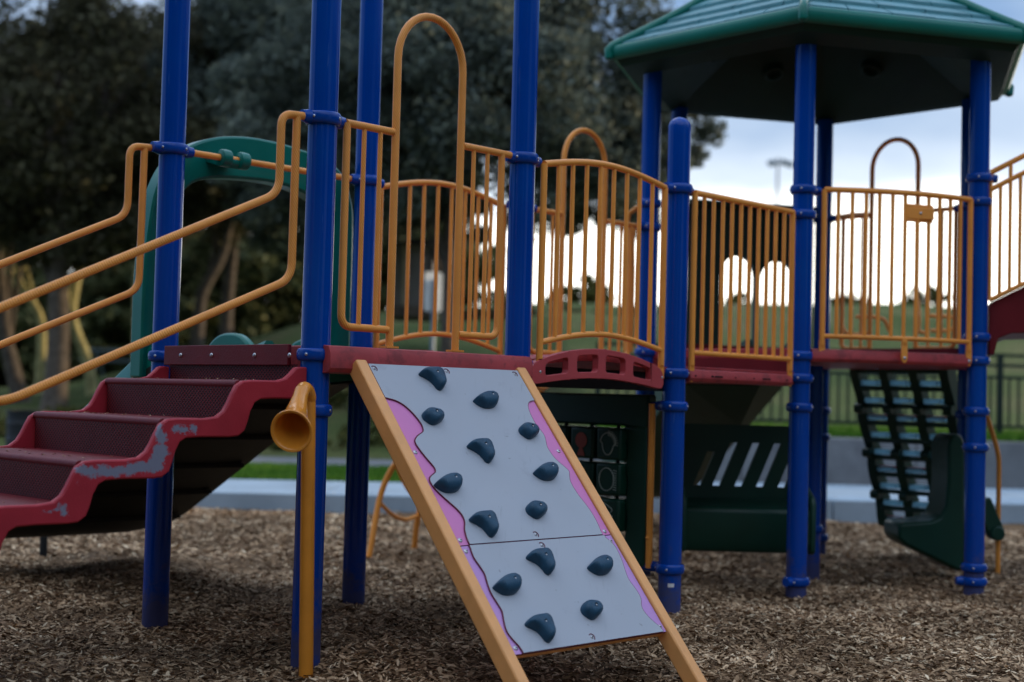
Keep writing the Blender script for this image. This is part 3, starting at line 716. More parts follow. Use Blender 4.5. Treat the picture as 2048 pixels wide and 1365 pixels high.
mb,cb=hold_mesh(bean,[(848,749),(866,749),(880,768)],(872,748),.040)
md,cd=hold_mesh(drop,[(957,800),(975,799),(984,802)],(982,793),.042)
mo,co=hold_mesh(oval,[(856,832),(872,838)],(871,826),.038)
refs={'bean':(mb,PP(864,758)),'drop':(md,PP(970,800)),'oval':(mo,PP(865,833))}
cents={'bean':cb,'drop':cd,'oval':co}
holds=[('bean',[(864,758),(960,902),(966,1048),(1079,1123),(1078,1256)]),('drop',[(970,800),(1089,943),(895,966),(1197,1130),(1012,1168)]),('oval',[(865,833),(1056,862),(1071,1019),(1181,1218)])]
for k,lst in holds:
    me,ref=refs[k]; cx,cy=cents[k]
    for x,y in lst:
        a,t=PP(x,y); a=cx+(a-ref[0]); t=cy+(t-ref[1])
        o=bpy.data.objects.new('hand_hold',me); C.objects.link(o); o.parent=CWO
        o.location=CW(a,t,.005)-(PS.location+CWO.location)
        o['label']={'bean':'curved bean-shaped blue grey hold','drop':'teardrop blue grey hold','oval':'small oval blue grey hold'}[k]

# ---- double slide with green hood at the far side of the first deck (plane b=S, going +W)
root=part('slide',PS,L(.5*S,S+1,.6)); root['label']='dark teal double slide with arched hood behind the stairs'
def bed(b):  # rim height along b
    b0=1.12
    import numpy as _n
    f=lambda x:_n.interp(x,[.8,1.12,2.72,2.95,3.4],[1.175,1.165,.33,.285,.27])
    return float(sum(f(b+(k-4)*.05) for k in range(9))/9)
bs=[1.05+.02*i for i in range(36)]+[1.77+.07*i for i in range(20)]
def rimh(b): return .085
lanes=[(.0,.045),(.50,.545),(1.01,1.055)]
bm=BM(); prev=None
for b in bs:
    z=bed(b); rh=rimh(b); sec=[]
    prof_=[(-.01,-.075),(-.01,rh-.02),(.005,rh),(.035,rh),(.052,rh-.03),(.07,.02),(.13,-.03),(.40,-.03),(.46,.02),(.485,rh-.03),(.505,rh+.0),(.54,rh+.0),(.56,rh-.03),(.585,.02),(.645,-.03),(.925,-.03),(.985,.02),(1.003,rh-.03),(1.02,rh),(1.05,rh),(1.066,rh-.02),(1.066,-.075),(.9,-.095),(.15,-.095)]
    ring=[bm.verts.new(L(a,b,z+dz)) for a,dz in prof_]
    if prev:
        m=len(ring)
        for i in range(m): bm.faces.new((prev[i],prev[(i+1)%m],ring[(i+1)%m],ring[i]))
    else: bm.faces.new(ring)
    prev=ring
bm.faces.new(prev[::-1]); obj('chute',bm,'teal',root,smooth=50)
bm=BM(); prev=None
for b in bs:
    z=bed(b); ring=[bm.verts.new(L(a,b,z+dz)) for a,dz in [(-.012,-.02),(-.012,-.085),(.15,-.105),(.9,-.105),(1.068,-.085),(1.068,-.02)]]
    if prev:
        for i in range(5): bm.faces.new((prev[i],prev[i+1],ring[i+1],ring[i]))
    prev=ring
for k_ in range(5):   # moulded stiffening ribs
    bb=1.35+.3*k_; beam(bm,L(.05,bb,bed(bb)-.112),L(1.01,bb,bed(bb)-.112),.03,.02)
obj('chute_underside_shade',bm,'under',root,smooth=40)  # skin under the teal chute, its dark colour standing in for shade
for a_ in (.50,1.015):
    bm=BM(); fin=[]
    for i in range(25):
        b_=1.10+.62*i/24; x_=(b_-(1.355 if a_<.9 else 1.44))/.27
        fin.append(L(a_,b_,max(bed(b_)+.06, 1.278-.20*abs(x_)**2.6 if abs(x_)<1.15 else 0)))
    fin+= [L(a_,1.72,bed(1.72)+.0),L(a_,1.10,bed(1.10)+.0)]
    prism(bm,fin,U,.046); obj('lane_fin',bm,'teal',root,bevel=.012)
hood_o=[(-.037,1.05),(-.037,1.50),(-.01,1.80),(.03,1.94),(.10,2.045),(.20,2.115),(.32,2.16),(.46,2.182),(.60,2.184),(.75,2.172),(.90,2.145),(1.02,2.09),(1.08,1.98),(1.105,1.8),(1.105,1.05)]
hood_i=[(.10,1.05),(.10,1.5),(.115,1.75),(.135,1.86),(.17,1.915),(.23,1.95),(.33,1.972),(.46,1.985),(.60,1.990),(.73,1.978),(.85,1.945),(.92,1.90),(.96,1.83),(.975,1.7),(.975,1.05)]
def _rs(pl): q=bez([V((a,b,0)) for a,b in pl],4*(len(pl)-1)); return [(p.x,p.y) for p in q]
hood_o=_rs(hood_o); hood_i=_rs(hood_i)
bm=BM(); n=len(hood_o)
def hood(b0,b1,grow):
    oo=[bm.verts.new(L(a,b0,z)) for a,z in hood_o]; ii=[bm.verts.new(L(a,b0,z)) for a,z in hood_i]
    o2=[bm.verts.new(L(a,b1,z)) for a,z in hood_o]; i2=[bm.verts.new(L(a,b1,z)) for a,z in hood_i]
    for i in range(n-1):
        bm.faces.new((oo[i],oo[i+1],ii[i+1],ii[i])); bm.faces.new((o2[i],i2[i],i2[i+1],o2[i+1]))
        bm.faces.new((oo[i],o2[i],o2[i+1],oo[i+1])); bm.faces.new((ii[i],ii[i+1],i2[i+1],i2[i]))
    for k in (0,n-1): bm.faces.new((oo[k],ii[k],i2[k],o2[k]))
hood(1.20,1.30,0)
obj('hood',bm,'teal',root,smooth=35,bevel=.012)
bm=BM(); tube(bm,[L(.095,S,2.04),L(S-.095,S,2.04)],.0145,14); obj('grab_bar',bm,'yel',root,label='orange grab bar across the slide entrance')
bm=BM()
for a in (.265,.36): 
    lathe(bm,L(a,S,2.04),U,[(.018,-.028),(.038,-.022),(.040,0),(.038,.022),(.018,.028)],18)
cyl(bm,L(.25,S+.01,2.03),L(.38,S+.01,2.03),.026); beam(bm,L(.31,S,2.02),L(.31,1.22,2.06),.12,.04); obj('bar_bracket',bm,'teal',root,bevel=.003)
bm=BM(); q=gnd(86,1120); cyl(bm,V((q.x,q.y,-.05)),V((q.x,q.y,.3)),.022); obj('slide_leg',bm,'steelblk',root)

# ---- ladder-like arch climber at the back of the middle deck
root=part('arch_climber',PS,L(2.75,2.0,.6)); root['label']='thin yellow arched ladder climber behind the climbing wall'
f1=gnd(733,1118); f2=gnd(827,1098)
def lc(w): q=w-A; return q.dot(U),q.dot(W)
a1,b1=lc(f1); a2,b2=lc(f2)
tp=[L(2.49,S+.06,1.35),L(2.83,S+.06,1.35)]
r1=at(793,925,8.75); r2=at(880,905,9.1)
sideA=bez([L(2.49,S+.03,1.16),L(2.47,S+.35,1.12),r1,V((f1.x,f1.y,-.05))],40)
sideB=bez([L(2.83,S+.03,1.16),L(2.85,S+.4,1.12),at(868,960,9.15),at(838,1028,9.2),V((f2.x,f2.y,-.05))],40)
bm=BM(); tube(bm,sideA,.019,12); obj('side_tube',bm,'yel',root)
bm=BM(); tube(bm,sideB,.019,12); obj('side_tube',bm,'yel',root)
def samp(c,t): i=min(len(c)-2,int(t*(len(c)-1))); return c[i].lerp(c[i+1],t*(len(c)-1)-i)
for ta,tb in ((.30,.25),(.50,.45),(.67,.60),(.80,.76)):
    p,q=samp(sideA,ta),samp(sideB,tb); bm=BM(); tube(bm,bez([p,p.lerp(q,.33)-ZZ*.05,p.lerp(q,.67)-ZZ*.055,q],14),.013,10); obj('rung',bm,'yel',root)

bm=BM(); tube(bm,bez([at(1250,705,8.7),at(1252,560,8.7),at(1255,445,8.7),at(1266,422,8.7),at(1280,428,8.7),at(1283,560,8.7),at(1276,705,8.7)],42),.014,10); obj('grab_loop',bm,'yel',root)
bm=BM(); tube(bm,bez([at(1262,705,9.0),at(1266,560,9.0),at(1268,462,9.0),at(1290,448,9.0),at(1310,455,9.0)],32),.013,10); obj('grab_loop',bm,'yel',root)
# ---- play panel with turning blocks under the bridge (plane a=2S)
root=part('block_panel',PS,L(2*S,.5,.6)); root['label']='dark green play panel with nine turning picture blocks under the bridge'
def PA3(b,z,o=0): return L(2*S-.0-o,b,z)
bm=BM()
outer_=[(.135,.205),(.135,1.035),(.96,1.035),(.96,.205)]
# frame from four members, right one wavy
prism(bm,[PA3(b,z,.03) for b,z in [(.135,1.043),(.95,1.043),(.95,.87),(.86,.885),(.30,.885),(.135,.87)]],U,.07)
wav=[(.135,.87),(.285,.885),(.262,.78),(.272,.68),(.256,.60),(.27,.50),(.258,.42),(.27,.33),(.29,.205),(.135,.205)]
prism(bm,[PA3(b,z,.032) for b,z in [(p.x,p.y) for p in bez([V((.29,.205,0)),V((.27,.33,0)),V((.258,.42,0)),V((.27,.50,0)),V((.256,.60,0)),V((.272,.68,0)),V((.262,.78,0)),V((.29,.885,0))],30)]+[(.135,.885),(.135,.205)]],U,.07)
wl=[(.95-.0,.205),(.95,.885),(.80,.885),(.815,.78),(.80,.68),(.82,.55),(.805,.42),(.80,.205)]
prism(bm,[PA3(b,z,.032) for b,z in wl],U,.07)
prism(bm,[PA3(b,z,.03) for b,z in [(.26,.205),(.26,.300),(.83,.300),(.83,.205)]],U,.066)
obj('frame',bm,'green',root,bevel=.012)
M['rodw']=mat('grey_rod',(.5,.48,.46),.5)
for j in range(3):
    bc=.345+.178*j
    bm=BM(); cyl(bm,PA3(bc,.28),PA3(bc,.90),.010); obj('axle',bm,'steelblk',root)
    for i in range(3):
        zc=.795-.175*i
        bm=BM(); box(bm,PA3(bc,zc),U,W,ZZ,.078,.078,.080); o=obj('turning_block',bm,'green',root,bevel=.014)
M['line_w']=mat('pale_green_line',(.42,.52,.46),.6); M['line_r']=mat('dull_red_print',(.36,.07,.04),.6); M['line_y']=mat('mustard_print',(.5,.27,.03),.6)
def ink(j,i,kind):
    bc=.345+.178*j; zc=.795-.175*i; bm=BM()
    def X(x,y): return PA3(bc-x*.078,zc+y*.078,.0795)
    if kind=='shell':
        tube(bm,[X(.65*math.cos(a)*(1 if a<PI else .7),.7*math.sin(a)) for a in [i_*2*PI/26 for i_ in range(26)]],.0022,5,closed=True)
        for k in range(9):
            a=-.1+k*.2; tube(bm,[X(.5*math.cos(a),.5*math.sin(a)),X(.85*math.cos(a),.85*math.sin(a))],.0018,5)
        m='line_w'
    elif kind=='round':
        tube(bm,[X(.62*math.cos(a)-.05,.72*math.sin(a)) for a in [i_*2*PI/26 for i_ in range(26)]],.0022,5,closed=True)
        for k in range(9):
            y=-.6+k*.15; tube(bm,[X(.5,y),X(.78,y-.05)],.0018,5)
        m='line_w'
    elif kind=='wave':
        tube(bm,bez([X(-.7,.6),X(-.3,.75),X(.1,.6),X(.5,.35),X(.3,.1),X(.5,-.1),X(.2,-.3),X(.45,-.5),X(.1,-.8)],36),.0022,5)
        m='line_w'
    elif kind=='fish':
        prism(bm,[X(.5*math.cos(a),.5*math.sin(a)+.15) for a in [i_*2*PI/20 for i_ in range(20)]],-U,.0015)
        prism(bm,[X(x,y) for x,y in ((-.1,-.3),(-.35,-.85),(.35,-.85),(.1,-.3))],-U,.0017); m='line_r'
    else:
        for k in range(5):
            y=.6-k*.28; w=.5-.06*abs(k-2); prism(bm,[X(-w,y),X(w,y),X(w*.95,y-.17),X(-w*.95,y-.17)],-U,.0015)
        m='line_y'
    obj('block_print',bm,m,root)
ink(0,0,'shell'); ink(0,1,'round'); ink(0,2,'wave'); ink(1,0,'fish'); ink(1,1,'stripe'); ink(2,0,'stripe'); ink(1,2,'round'); ink(2,1,'shell'); ink(2,2,'fish')
bm=BM(); tube(bm,[PA3(.115,.205,.02),PA3(.115,1.0,.02)],.017,14); dome(bm,PA3(.115,.35,.037),-U,.01,.008,10); obj('edge_tube',bm,'yel',root)
bm=BM(); tube(bm,[PA3(.09,.212),PA3(.98,.212)],.026,14); obj('bottom_bar',bm,'bluecl',root)
bm=BM(); tube(bm,[PA3(.09,.99),PA3(.98,.99)],.018,14); obj('top_bar',bm,'bluecl',root)

# ---- bench with slotted back
root=part('bench_seat',PS,(1.35,8.0,.4)); root['label']='dark green moulded bench with slanted slots in its back under the middle deck'
bx=V((math.cos(.02),math.sin(.02),0)); by=V((-bx.y,bx.x,0)); b0=V((.955,8.05,0))
wb_=.74; zb_=.19; zt_=.89
def BX(s,z,o=0): return b0+bx*s+by*o+ZZ*z
bm=BM()
# back panel as grid columns with slanted slots: cells between slots
sl=[]  # slots as parallelograms (s at bottom, z0,z1)
for x0,y0,x1,y1 in ((1407,940,1421,905),(1434,968,1467,890),(1479,968,1511,892),(1522,970,1553,892),(1571,958,1596,895)):
    p=at(x0,y0,8.05); q=at(x1,y1,8.05); sl.append(((p-b0).dot(bx),p.z,(q-b0).dot(bx),q.z))
def shear(z,s,z0): return s
ZT=max(q[3] for q in sl)+.012; ZB=min(q[1] for q in sl)-.012
k=(sl[1][2]-sl[1][0])/(sl[1][3]-sl[1][1])
def sx(s,z): return s+k*(z-ZB)
hw=.021
cur=None
bots=[q[0]-k*(q[1]-ZB) for q in sl]
prism(bm,[BX(s,z) for s,z in ((.0,ZT),(wb_,ZT),(wb_,zt_-.02),(wb_-.02,zt_),(.03,zt_),(.0,zt_-.03))],by,.03)
prism(bm,[BX(s,z) for s,z in ((.0,.45),(wb_,.45),(wb_,ZB),(.0,ZB))],by,.03)
left=[(.0,ZB),(bots[0]-hw,ZB)]; 
edges_=[None]+bots+[None]
for i in range(len(bots)+1):
    lo0=0.0 if i==0 else bots[i-1]+hw; lo1=wb_ if i==len(bots) else bots[i]-hw
    hi0=0.0 if i==0 else sx(bots[i-1]+hw,ZT); hi1=wb_ if i==len(bots) else min(wb_,sx(bots[i]-hw,ZT))
    if i==len(bots) and hi0>wb_: hi0=wb_-.001
    prism(bm,[BX(s,z) for s,z in ((lo0,ZB),(lo1,ZB),(hi1,ZT),(hi0,ZT))],by,.03)
# short-slot fillers (first slot only starts higher)
q=sl[0]; 
prism(bm,[BX(sx(bots[0]-hw-.002,z),z,.002) for z in (ZT-.055,)]+[BX(sx(bots[0]+hw+.002,ZT-.055),ZT-.055,.002),BX(sx(bots[0]+hw+.002,ZT),ZT,.002),BX(sx(bots[0]-hw-.002,ZT),ZT,.002)],by,.026)
obj('backrest',bm,'green',root)
bm=BM(); 
prof_=[(.0,.47),(-.04,.455),(-.20,.44),(-.25,.44),(-.27,.42),(-.275,.25),(-.25,zb_),(.0,zb_),(.03,.25),(.03,.47)]
prev=None
for s in (0,wb_):
    ring=[bm.verts.new(BX(s,z,o)) for o,z in prof_]
    if prev:
        for i in range(len(ring)): bm.faces.new((prev[i],prev[(i+1)%len(ring)],ring[(i+1)%len(ring)],ring[i]))
    bm.faces.new(ring); prev=ring
obj('seat',bm,'green',root,bevel=.02)
for s in (-.005,wb_-.03):
    bm=BM(); prism(bm,[BX(s,z,o) for o,z in ((-.28,.20),(-.285,.46),(-.26,.50),(-.08,.56),(-.03,.86),(.0,.895),(.035,.895),(.04,.19),(-.25,.185))],bx,.035); obj('side_panel',bm,'green',root,bevel=.012)
# sloping green canopy above the bench
bm=BM(); c_=[at(1372,770,8.4),at(1520,772,8.5),at(1480,853,8.9),at(1372,850,8.9)]
prism(bm,c_,V((0,.25,1)).normalized(),.03); obj('sloping_panel',bm,'green',PS,label='dark green sloping underside of a tunnel slide below the deck')

# ---- green slide hood on the far left side of the hexagonal deck
root=part('slide_hood',PS,(pL+pM)/2+ZZ*1.8); root['label']='dark green double slide hood with arched openings behind the roofed deck'
tl=(pL-pM).normalized(); nl=((pL+pM)/2-pc).normalized()
def LM(s,z,o=0): return pM+tl*s+nl*(.02+o)+ZZ*z
def archcol(s0,s1,zt,zb=1.32,n=10): return [(s0,zb)]+[((s0+s1)/2-(s1-s0)/2*math.cos(PI*i/n),zt-(s1-s0)/2*1.1+(s1-s0)/2*1.1*math.sin(PI*i/n)) for i in range(n+1)]+[(s1,zb)]
bm=BM(); zt=2.345
ops=[(.19,.455,1.99),(.485,.745,2.01)]
def colfill(s0,s1): prism(bm,[LM(s0,1.32),LM(s1,1.32),LM(s1,zt),LM(s0,zt)],nl,.05)
colfill(.06,ops[0][0]); colfill(ops[0][1],ops[1][0]); colfill(ops[1][1],.99)
for s0,s1,z in ops:
    ar=archcol(s0,s1,z)[1:-1]
    for i in range(len(ar)-1):
        (x0,z0),(x1,z1)=ar[i],ar[i+1]
        prism(bm,[LM(x0,z0),LM(x1,z1),LM(x1,zt),LM(x0,zt)],nl,.05)
bmesh.ops.remove_doubles(bm,verts=bm.verts,dist=.0005)
obj('hood_panel',bm,'green',root,smooth=30)
bm=BM(); tube(bm,[LM(.06,zt),LM(.99,zt)],.03,12); obj('hood_edge',bm,'green',root)
bm=BM(); prev=None
for i in range(24):
    o=.05+.1*i; z=1.30 if i<2 else max(.3,1.30-(o-.2)*.52)
    ring=[bm.verts.new(LM(s,z+dz,o)) for s,dz in ((.10,-.08),(.10,.16),(.14,.16),(.17,.0),(.45,.0),(.47,.15),(.49,.15),(.51,0),(.80,0),(.84,.16),(.88,.16),(.88,-.08))]
    if prev:
        for k in range(12): bm.faces.new((prev[k],prev[(k+1)%12],ring[(k+1)%12],ring[k]))
    else: bm.faces.new(ring)
    prev=ring
bm.faces.new(prev); obj('chute',bm,'green',root,smooth=40)

# ---- stepped grid climber at the back right
root=part('grid_climber',PS,(2.7,9.4,.7)); root['label']='dark green grid climber with pale stepped rungs under the roofed deck'
tr=(pM-pR).normalized(); nr_=((pM+pR)/2-pc).normalized()
gT=(pR+tr*.165+nr_*.02+ZZ*1.30, pR+tr*.815+nr_*.02+ZZ*1.30); dn=(nr_*.42-ZZ*1.10); 
def GC(s,t,o=0): return gT[0].lerp(gT[1],s)+dn*t+nr_*o
for k in range(4):
    bm=BM(); s=k/3
    z_=[];
    for i in range(33):
        t=i/32; z_.append(t)
    pts=[]
    for t in z_: pts.append(GC(s,t,-.03-.012*math.sin(t*2*PI*3.33)))
    for t in z_[::-1]: pts.append(GC(s,t,.075+.012*math.sin(t*2*PI*10)))
    prism(bm,[p-tr*.031 for p in pts],tr,.062); obj('stringer',bm,'green',root)
    for t in (.27,.54,.80):
        bm=BM(); cyl(bm,GC(s,t,-.045)-tr*.03,GC(s,t,-.045)+tr*.03,.034); obj('knuckle',bm,'green',root)
for i in range(10):
    t=.03+i*.105
    if i in (3,6,9):
        bm=BM(); tube(bm,[GC(0,t-.035,.0),GC(1,t-.035,.0)],.008,8); obj('rod',bm,'bridge',root)
    bm=BM()
    for k in range(3):
        box(bm,GC((k+.58)/3,t-.022,.03),tr,nr_,ZZ,.062,.05,.017)
        box(bm,GC((k+.22)/3,t-.035,.05),tr,nr_,ZZ,.014,.03,.035,mi=1)
    obj('step',bm,['teal2','teal'],root,bevel=.005)
    bm=BM(); p_=GC(0,t+.012,-.018); q_=GC(1,t+.012,-.018); beam(bm,p_,q_,.03,.032); obj('cross_bar',bm,'green',root,bevel=.006)
# ---- green curved footing piece and leaning leg by the right roof post
bm=BM()
gp=[(1797,1053),(1800,1047),(1860,1043),(1880,1036),(1891,1012),(1896,960),(1896,890),(1903,872),(1915,867),(1926,873),(1930,890),(1930,1140),(1915,1142),(1810,1090),(1797,1078)]
prism(bm,[at(x,y,8.25) for x,y in gp],V((0,1,0)),.34); obj('balance_seat',bm,'green',PS,bevel=.02,label='dark green L shaped moulded seat beside the right roof post')
bm=BM(); p_,q_=at(1962,1000,8.6),at(1990,1066,8.6); beam(bm,p_,q_,.10,.085,V((0,1,0))); cyl(bm,q_+V((0,-.06,0)),q_+V((0,.06,0)),.045); obj('sloping_leg',bm,'green',PS,bevel=.01,label='dark green leaning leg right of the roof post')
bm=BM(); pts=[at(1958,790,8.6),at(1975,835,8.6),at(1994,897,8.6),at(1998,920,8.6),at(1997,1000,8.6)]; e_=at(1996,1112,8.6); tube(bm,fillet(pts+[V((e_.x,e_.y,-.05))],.06),.015,12); obj('hand_tube',bm,'yel',PS,label='bent yellow tube handhold right of the roof post')
# rods and hand loops behind the roofed deck
root=part('hand_loops',PS,(2.6,9.6,1.6)); root['label']='small yellow hand loops on the back of the roofed deck'
for pts in ([(1682,640),(1690,664),(1712,670),(1736,666)],[(1712,634),(1745,634),(1768,640),(1780,664)],[(1836,600),(1838,640),(1838,662),(1850,666)],[(1858,632),(1900,634),(1918,640),(1902,660),(1862,662)],[(1664,436),(1700,430),(1737,428)]):
    bm=BM(); tube(bm,bez([at(x,y,9.7) for x,y in pts],16),.014,10); obj('loop_tube',bm,'yel',root)

# ---- second bridge rising to the right of post G
root=part('ramp_bridge',PS,(3.0,8.1,1.9)); root['label']='red rising ramp with yellow railing at the right edge'
rd=V((.96,-.28,0)).normalized(); rn=V((rd.y,-rd.x,0)); rn=rn if rn.y<0 else -rn; r0=pG+rd*.062
def RR(s,z,o=0): return r0+rd*s+rn*o+ZZ*z
def rz(s): return .56*s-.09*s*s
p=hit(1981,600,r0,rn); q=hit(2048,567,r0,rn); 
sA=(p-r0).dot(rd); zA=p.z; sB=(q-r0).dot(rd); zB_=q.z; slope=(zB_-zA)/(sB-sA)
p2=hit(1985,344,r0,rn); q2=hit(2048,316,r0,rn); zT0=p2.z-(p2-r0).dot(rd)*slope*1.0
zD0=zA-sA*slope
def dz_(s): return slope*s-.04*s*s
n=12; SL=1.5
bm=BM(); tube(bm,[RR(SL*i/n,zT0+dz_(SL*i/n)) for i in range(n+1)],.015,12); obj('top_rail',bm,'yel',root)
bm=BM(); tube(bm,[RR(SL*i/n,zT0-.095+dz_(SL*i/n)) for i in range(n+1)],.014,12); obj('middle_rail',bm,'yel',root)
bm=BM(); tube(bm,[RR(SL*i/n,zD0+dz_(SL*i/n)) for i in range(n+1)],.013,12); obj('bottom_rail',bm,'yel',root)
for k in range(28):
    s=-.0+k*.052; bm=BM(); tube(bm,[RR(s,zD0+dz_(s)),RR(s,(zT0 if k%2==0 else zT0-.095)+dz_(s))],.0105,10); obj('bar',bm,'yel',root)
bm=BM()
up=[RR(SL*i/n,zD0-.015+dz_(SL*i/n),-.02) for i in range(n+1)]; lo=[RR(SL,zD0-.09+dz_(SL)*.4,-.02),RR(.6,zD0-.16,-.02),RR(.12,zD0-.18,-.02),RR(.05,zD0-.21,-.02),RR(.03,zD0-.30,-.02),RR(0,zD0-.30,-.02)]
prism(bm,up+lo,-rn,.8); obj('ramp_side',bm,'stair',root,bevel=.006)
for s_ in (SL+.03,):
    for o in (0,-.9):
        P=RR(s_,0,o); bm=BM(); lathe(bm,P,ZZ,[(RP,-.1),(RP,1.5),(RP,2.75),(RP*.7,2.79),(.001,2.8)],32); obj('support_post',bm,'blue',PS)

# ---- hexagonal roof
root=part('roof',PS,pc+ZZ*3.0); root['label']='green hexagonal moulded shingle roof with pale sky sheen'
dirs=[(P-pc).normalized() for P in (pF,pG,pR,pM,pL,pH)]
RO=1.335; ZE=3.085; ZA=4.02
def rp(k,r,z): return pc+dirs[k%6]*r+ZZ*z
nc=9
for k in range(6):
    bm=BM(); 
    tangent=(dirs[(k+1)%6]-dirs[k]).normalized(); out=(dirs[k]+dirs[(k+1)%6]).normalized()
    def prof_r(f): # f 0 eave..1 apex ; slight sag
        return RO*(1-f)*.985, ZE+(ZA-ZE)*(f-.07*math.sin(PI*f))
    for c_i in range(nc):
        f0,f1=c_i/nc*.96+.02,(c_i+1)/nc*.96+.028
        r0_,z0_=prof_r(f0); r1_,z1_=prof_r(f1)
        lift=.024
        # each course: individual shingles with tiny joints
        wid=(rp(k,r0_,0)-rp(k+1,r0_,0)).length; ns=max(1,int(round(wid/.26)))
        a0,b0_=rp(k,r0_,z0_+lift),rp(k+1,r0_,z0_+lift); a1_,b1_=rp(k,r1_,z1_+.002),rp(k+1,r1_,z1_+.002)
        off=(c_i%2)*.5
        cuts=[0]+[ (j+off)/ns for j in range(ns+1) if 0.02<(j+off)/ns<.98]+[1]
        for j in range(len(cuts)-1):
            t0,t1=cuts[j],cuts[j+1]; g=.004/max(wid,.1)
            p=[a0.lerp(b0_,t0+g),a0.lerp(b0_,t1-g),a1_.lerp(b1_,t1-g),a1_.lerp(b1_,t0+g)]
            jit=random.uniform(-.0015,.0015)
            p=[x+ZZ*jit for x in p]
            vs=[bm.verts.new(x) for x in p]; vd=[bm.verts.new(x-ZZ*.020) for x in p]
            bm.faces.new(vs); 
            for i in range(4): bm.faces.new((vs[i],vd[i],vd[(i+1)%4],vs[(i+1)%4]))
    # backing
    r0_,z0_=prof_r(.0); r1_,z1_=prof_r(.99)
    steps=[prof_r(i/12*.99) for i in range(13)]
    for i in range(12):
        (ra,za),(rb,zb2)=steps[i],steps[i+1]
        bm.faces.new([bm.verts.new(x) for x in (rp(k,ra,za-.006),rp(k+1,ra,za-.006),rp(k+1,rb,zb2-.006),rp(k,rb,zb2-.006))])
    obj('shingle_panel',bm,'shingle',root,smooth=20)
    # rounded eave lip
    bm=BM(); prof_l=[(RO-.06,ZE+.012),(RO-.02,ZE+.022),(RO+.002,ZE+.012),(RO+.010,ZE-.012),(RO+.004,ZE-.045),(RO-.015,ZE-.062),(RO-.06,ZE-.064),(RO-.10,ZE-.02)]
    r1=[bm.verts.new(rp(k,r,z)) for r,z in prof_l]; r2=[bm.verts.new(rp(k+1,r,z)) for r,z in prof_l]
    for i in range(len(prof_l)): j=(i+1)%len(prof_l); bm.faces.new((r1[i],r1[j],r2[j],r2[i]))
    bm.faces.new(r1); bm.faces.new(r2[::-1])
    obj('eave',bm,'teal',root,smooth=50)
    # ridge cap
    bm=BM(); pts=[]
    for i in range(13):
        r,z=prof_r(i/12); pts.append(rp(k,r+.008,z+.020))
    tube(bm,[rp(k,RO+.010,ZE-.055),rp(k,RO+.016,ZE-.01)]+pts,[.026]*2+[.026]*13,12); 
    dome(bm,rp(k,RO+.010,ZE-.055),-ZZ,.026,.016)
    obj('ridge_cap',bm,'teal',root,smooth=60)
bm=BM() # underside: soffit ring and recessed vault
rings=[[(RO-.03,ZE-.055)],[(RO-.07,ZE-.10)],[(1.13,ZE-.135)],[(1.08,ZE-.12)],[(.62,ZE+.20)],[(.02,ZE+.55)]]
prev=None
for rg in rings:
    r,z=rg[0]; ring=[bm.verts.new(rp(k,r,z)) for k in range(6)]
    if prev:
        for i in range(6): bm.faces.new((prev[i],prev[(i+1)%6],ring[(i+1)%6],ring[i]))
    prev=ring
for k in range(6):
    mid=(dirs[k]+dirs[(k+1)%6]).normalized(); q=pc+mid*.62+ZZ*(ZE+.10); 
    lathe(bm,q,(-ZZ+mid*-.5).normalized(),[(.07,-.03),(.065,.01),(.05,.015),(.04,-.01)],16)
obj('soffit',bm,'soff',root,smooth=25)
bm=BM(); dome(bm,pc+ZZ*(ZA-.03),ZZ,.12,.09,16); obj('finial',bm,'teal',root)

# ================================================================ GROUND
def ss(x): x=np.clip(x,0,1); return x*x*(3-2*x)
def crest(s):
    return np.interp(s,[-.6,-.36,-.31,-.204,-.144,-.05,0,.26,.6],[-.002,-.002,.002,.030,.052,.064,.067,.0737,.07])
def terr(X,Y):
    Ys=np.maximum(Y,.1); s=X/Ys
    right=ss((X-.2)/.9)
    z0=.13+.55*right
    st=19.3-2.6*right
    cz=1.0+45*crest(s)
    t=ss((Y-st)/(45-st))*.55+np.clip((Y-st)/(45-st),0,1)*.45
    z=z0+(cz-z0)*t
    far=np.clip((Y-47)/150,0,1); z=z-far*6*(crest(s)>.02)
    z=z+.03*np.sin(X*1.3+Y*.7)*np.clip((Y-18)/10,0,1)+.02*np.sin(X*.4-Y*1.1)*np.clip((Y-18)/10,0,1)
    front=(Y<13.4+.0*X); z=np.where(front,-.35,z)
    z=np.where((Y<15.45)&(X>.6),-.2,z)
    z=np.where((Y<-2),-.35,z)
    return z
xs=np.concatenate([np.linspace(-400,-40,20)[:-1],np.linspace(-40,-18,22)[:-1],np.linspace(-18,20,191)[:-1],np.linspace(20,45,26)[:-1],np.linspace(45,400,20)])
ys=np.concatenate([np.linspace(-300,-4,12)[:-1],np.linspace(-4,13.3,10),np.linspace(13.45,15.4,10),np.linspace(15.5,22,40)[:-1],np.linspace(22,60,77)[:-1],np.linspace(60,500,30)])
GX,GY=np.meshgrid(xs,ys); GZ=terr(GX,GY); nx,ny=len(xs),len(ys)
vt=np.stack([GX,GY,GZ],-1).reshape(-1,3); idx=np.arange(nx*ny).reshape(ny,nx)
fc=np.stack([idx[:-1,:-1],idx[:-1,1:],idx[1:,1:],idx[1:,:-1]],-1).reshape(-1,4)
npmesh('grass_hill',vt,fc,['hill'],kind='structure',smooth=True)
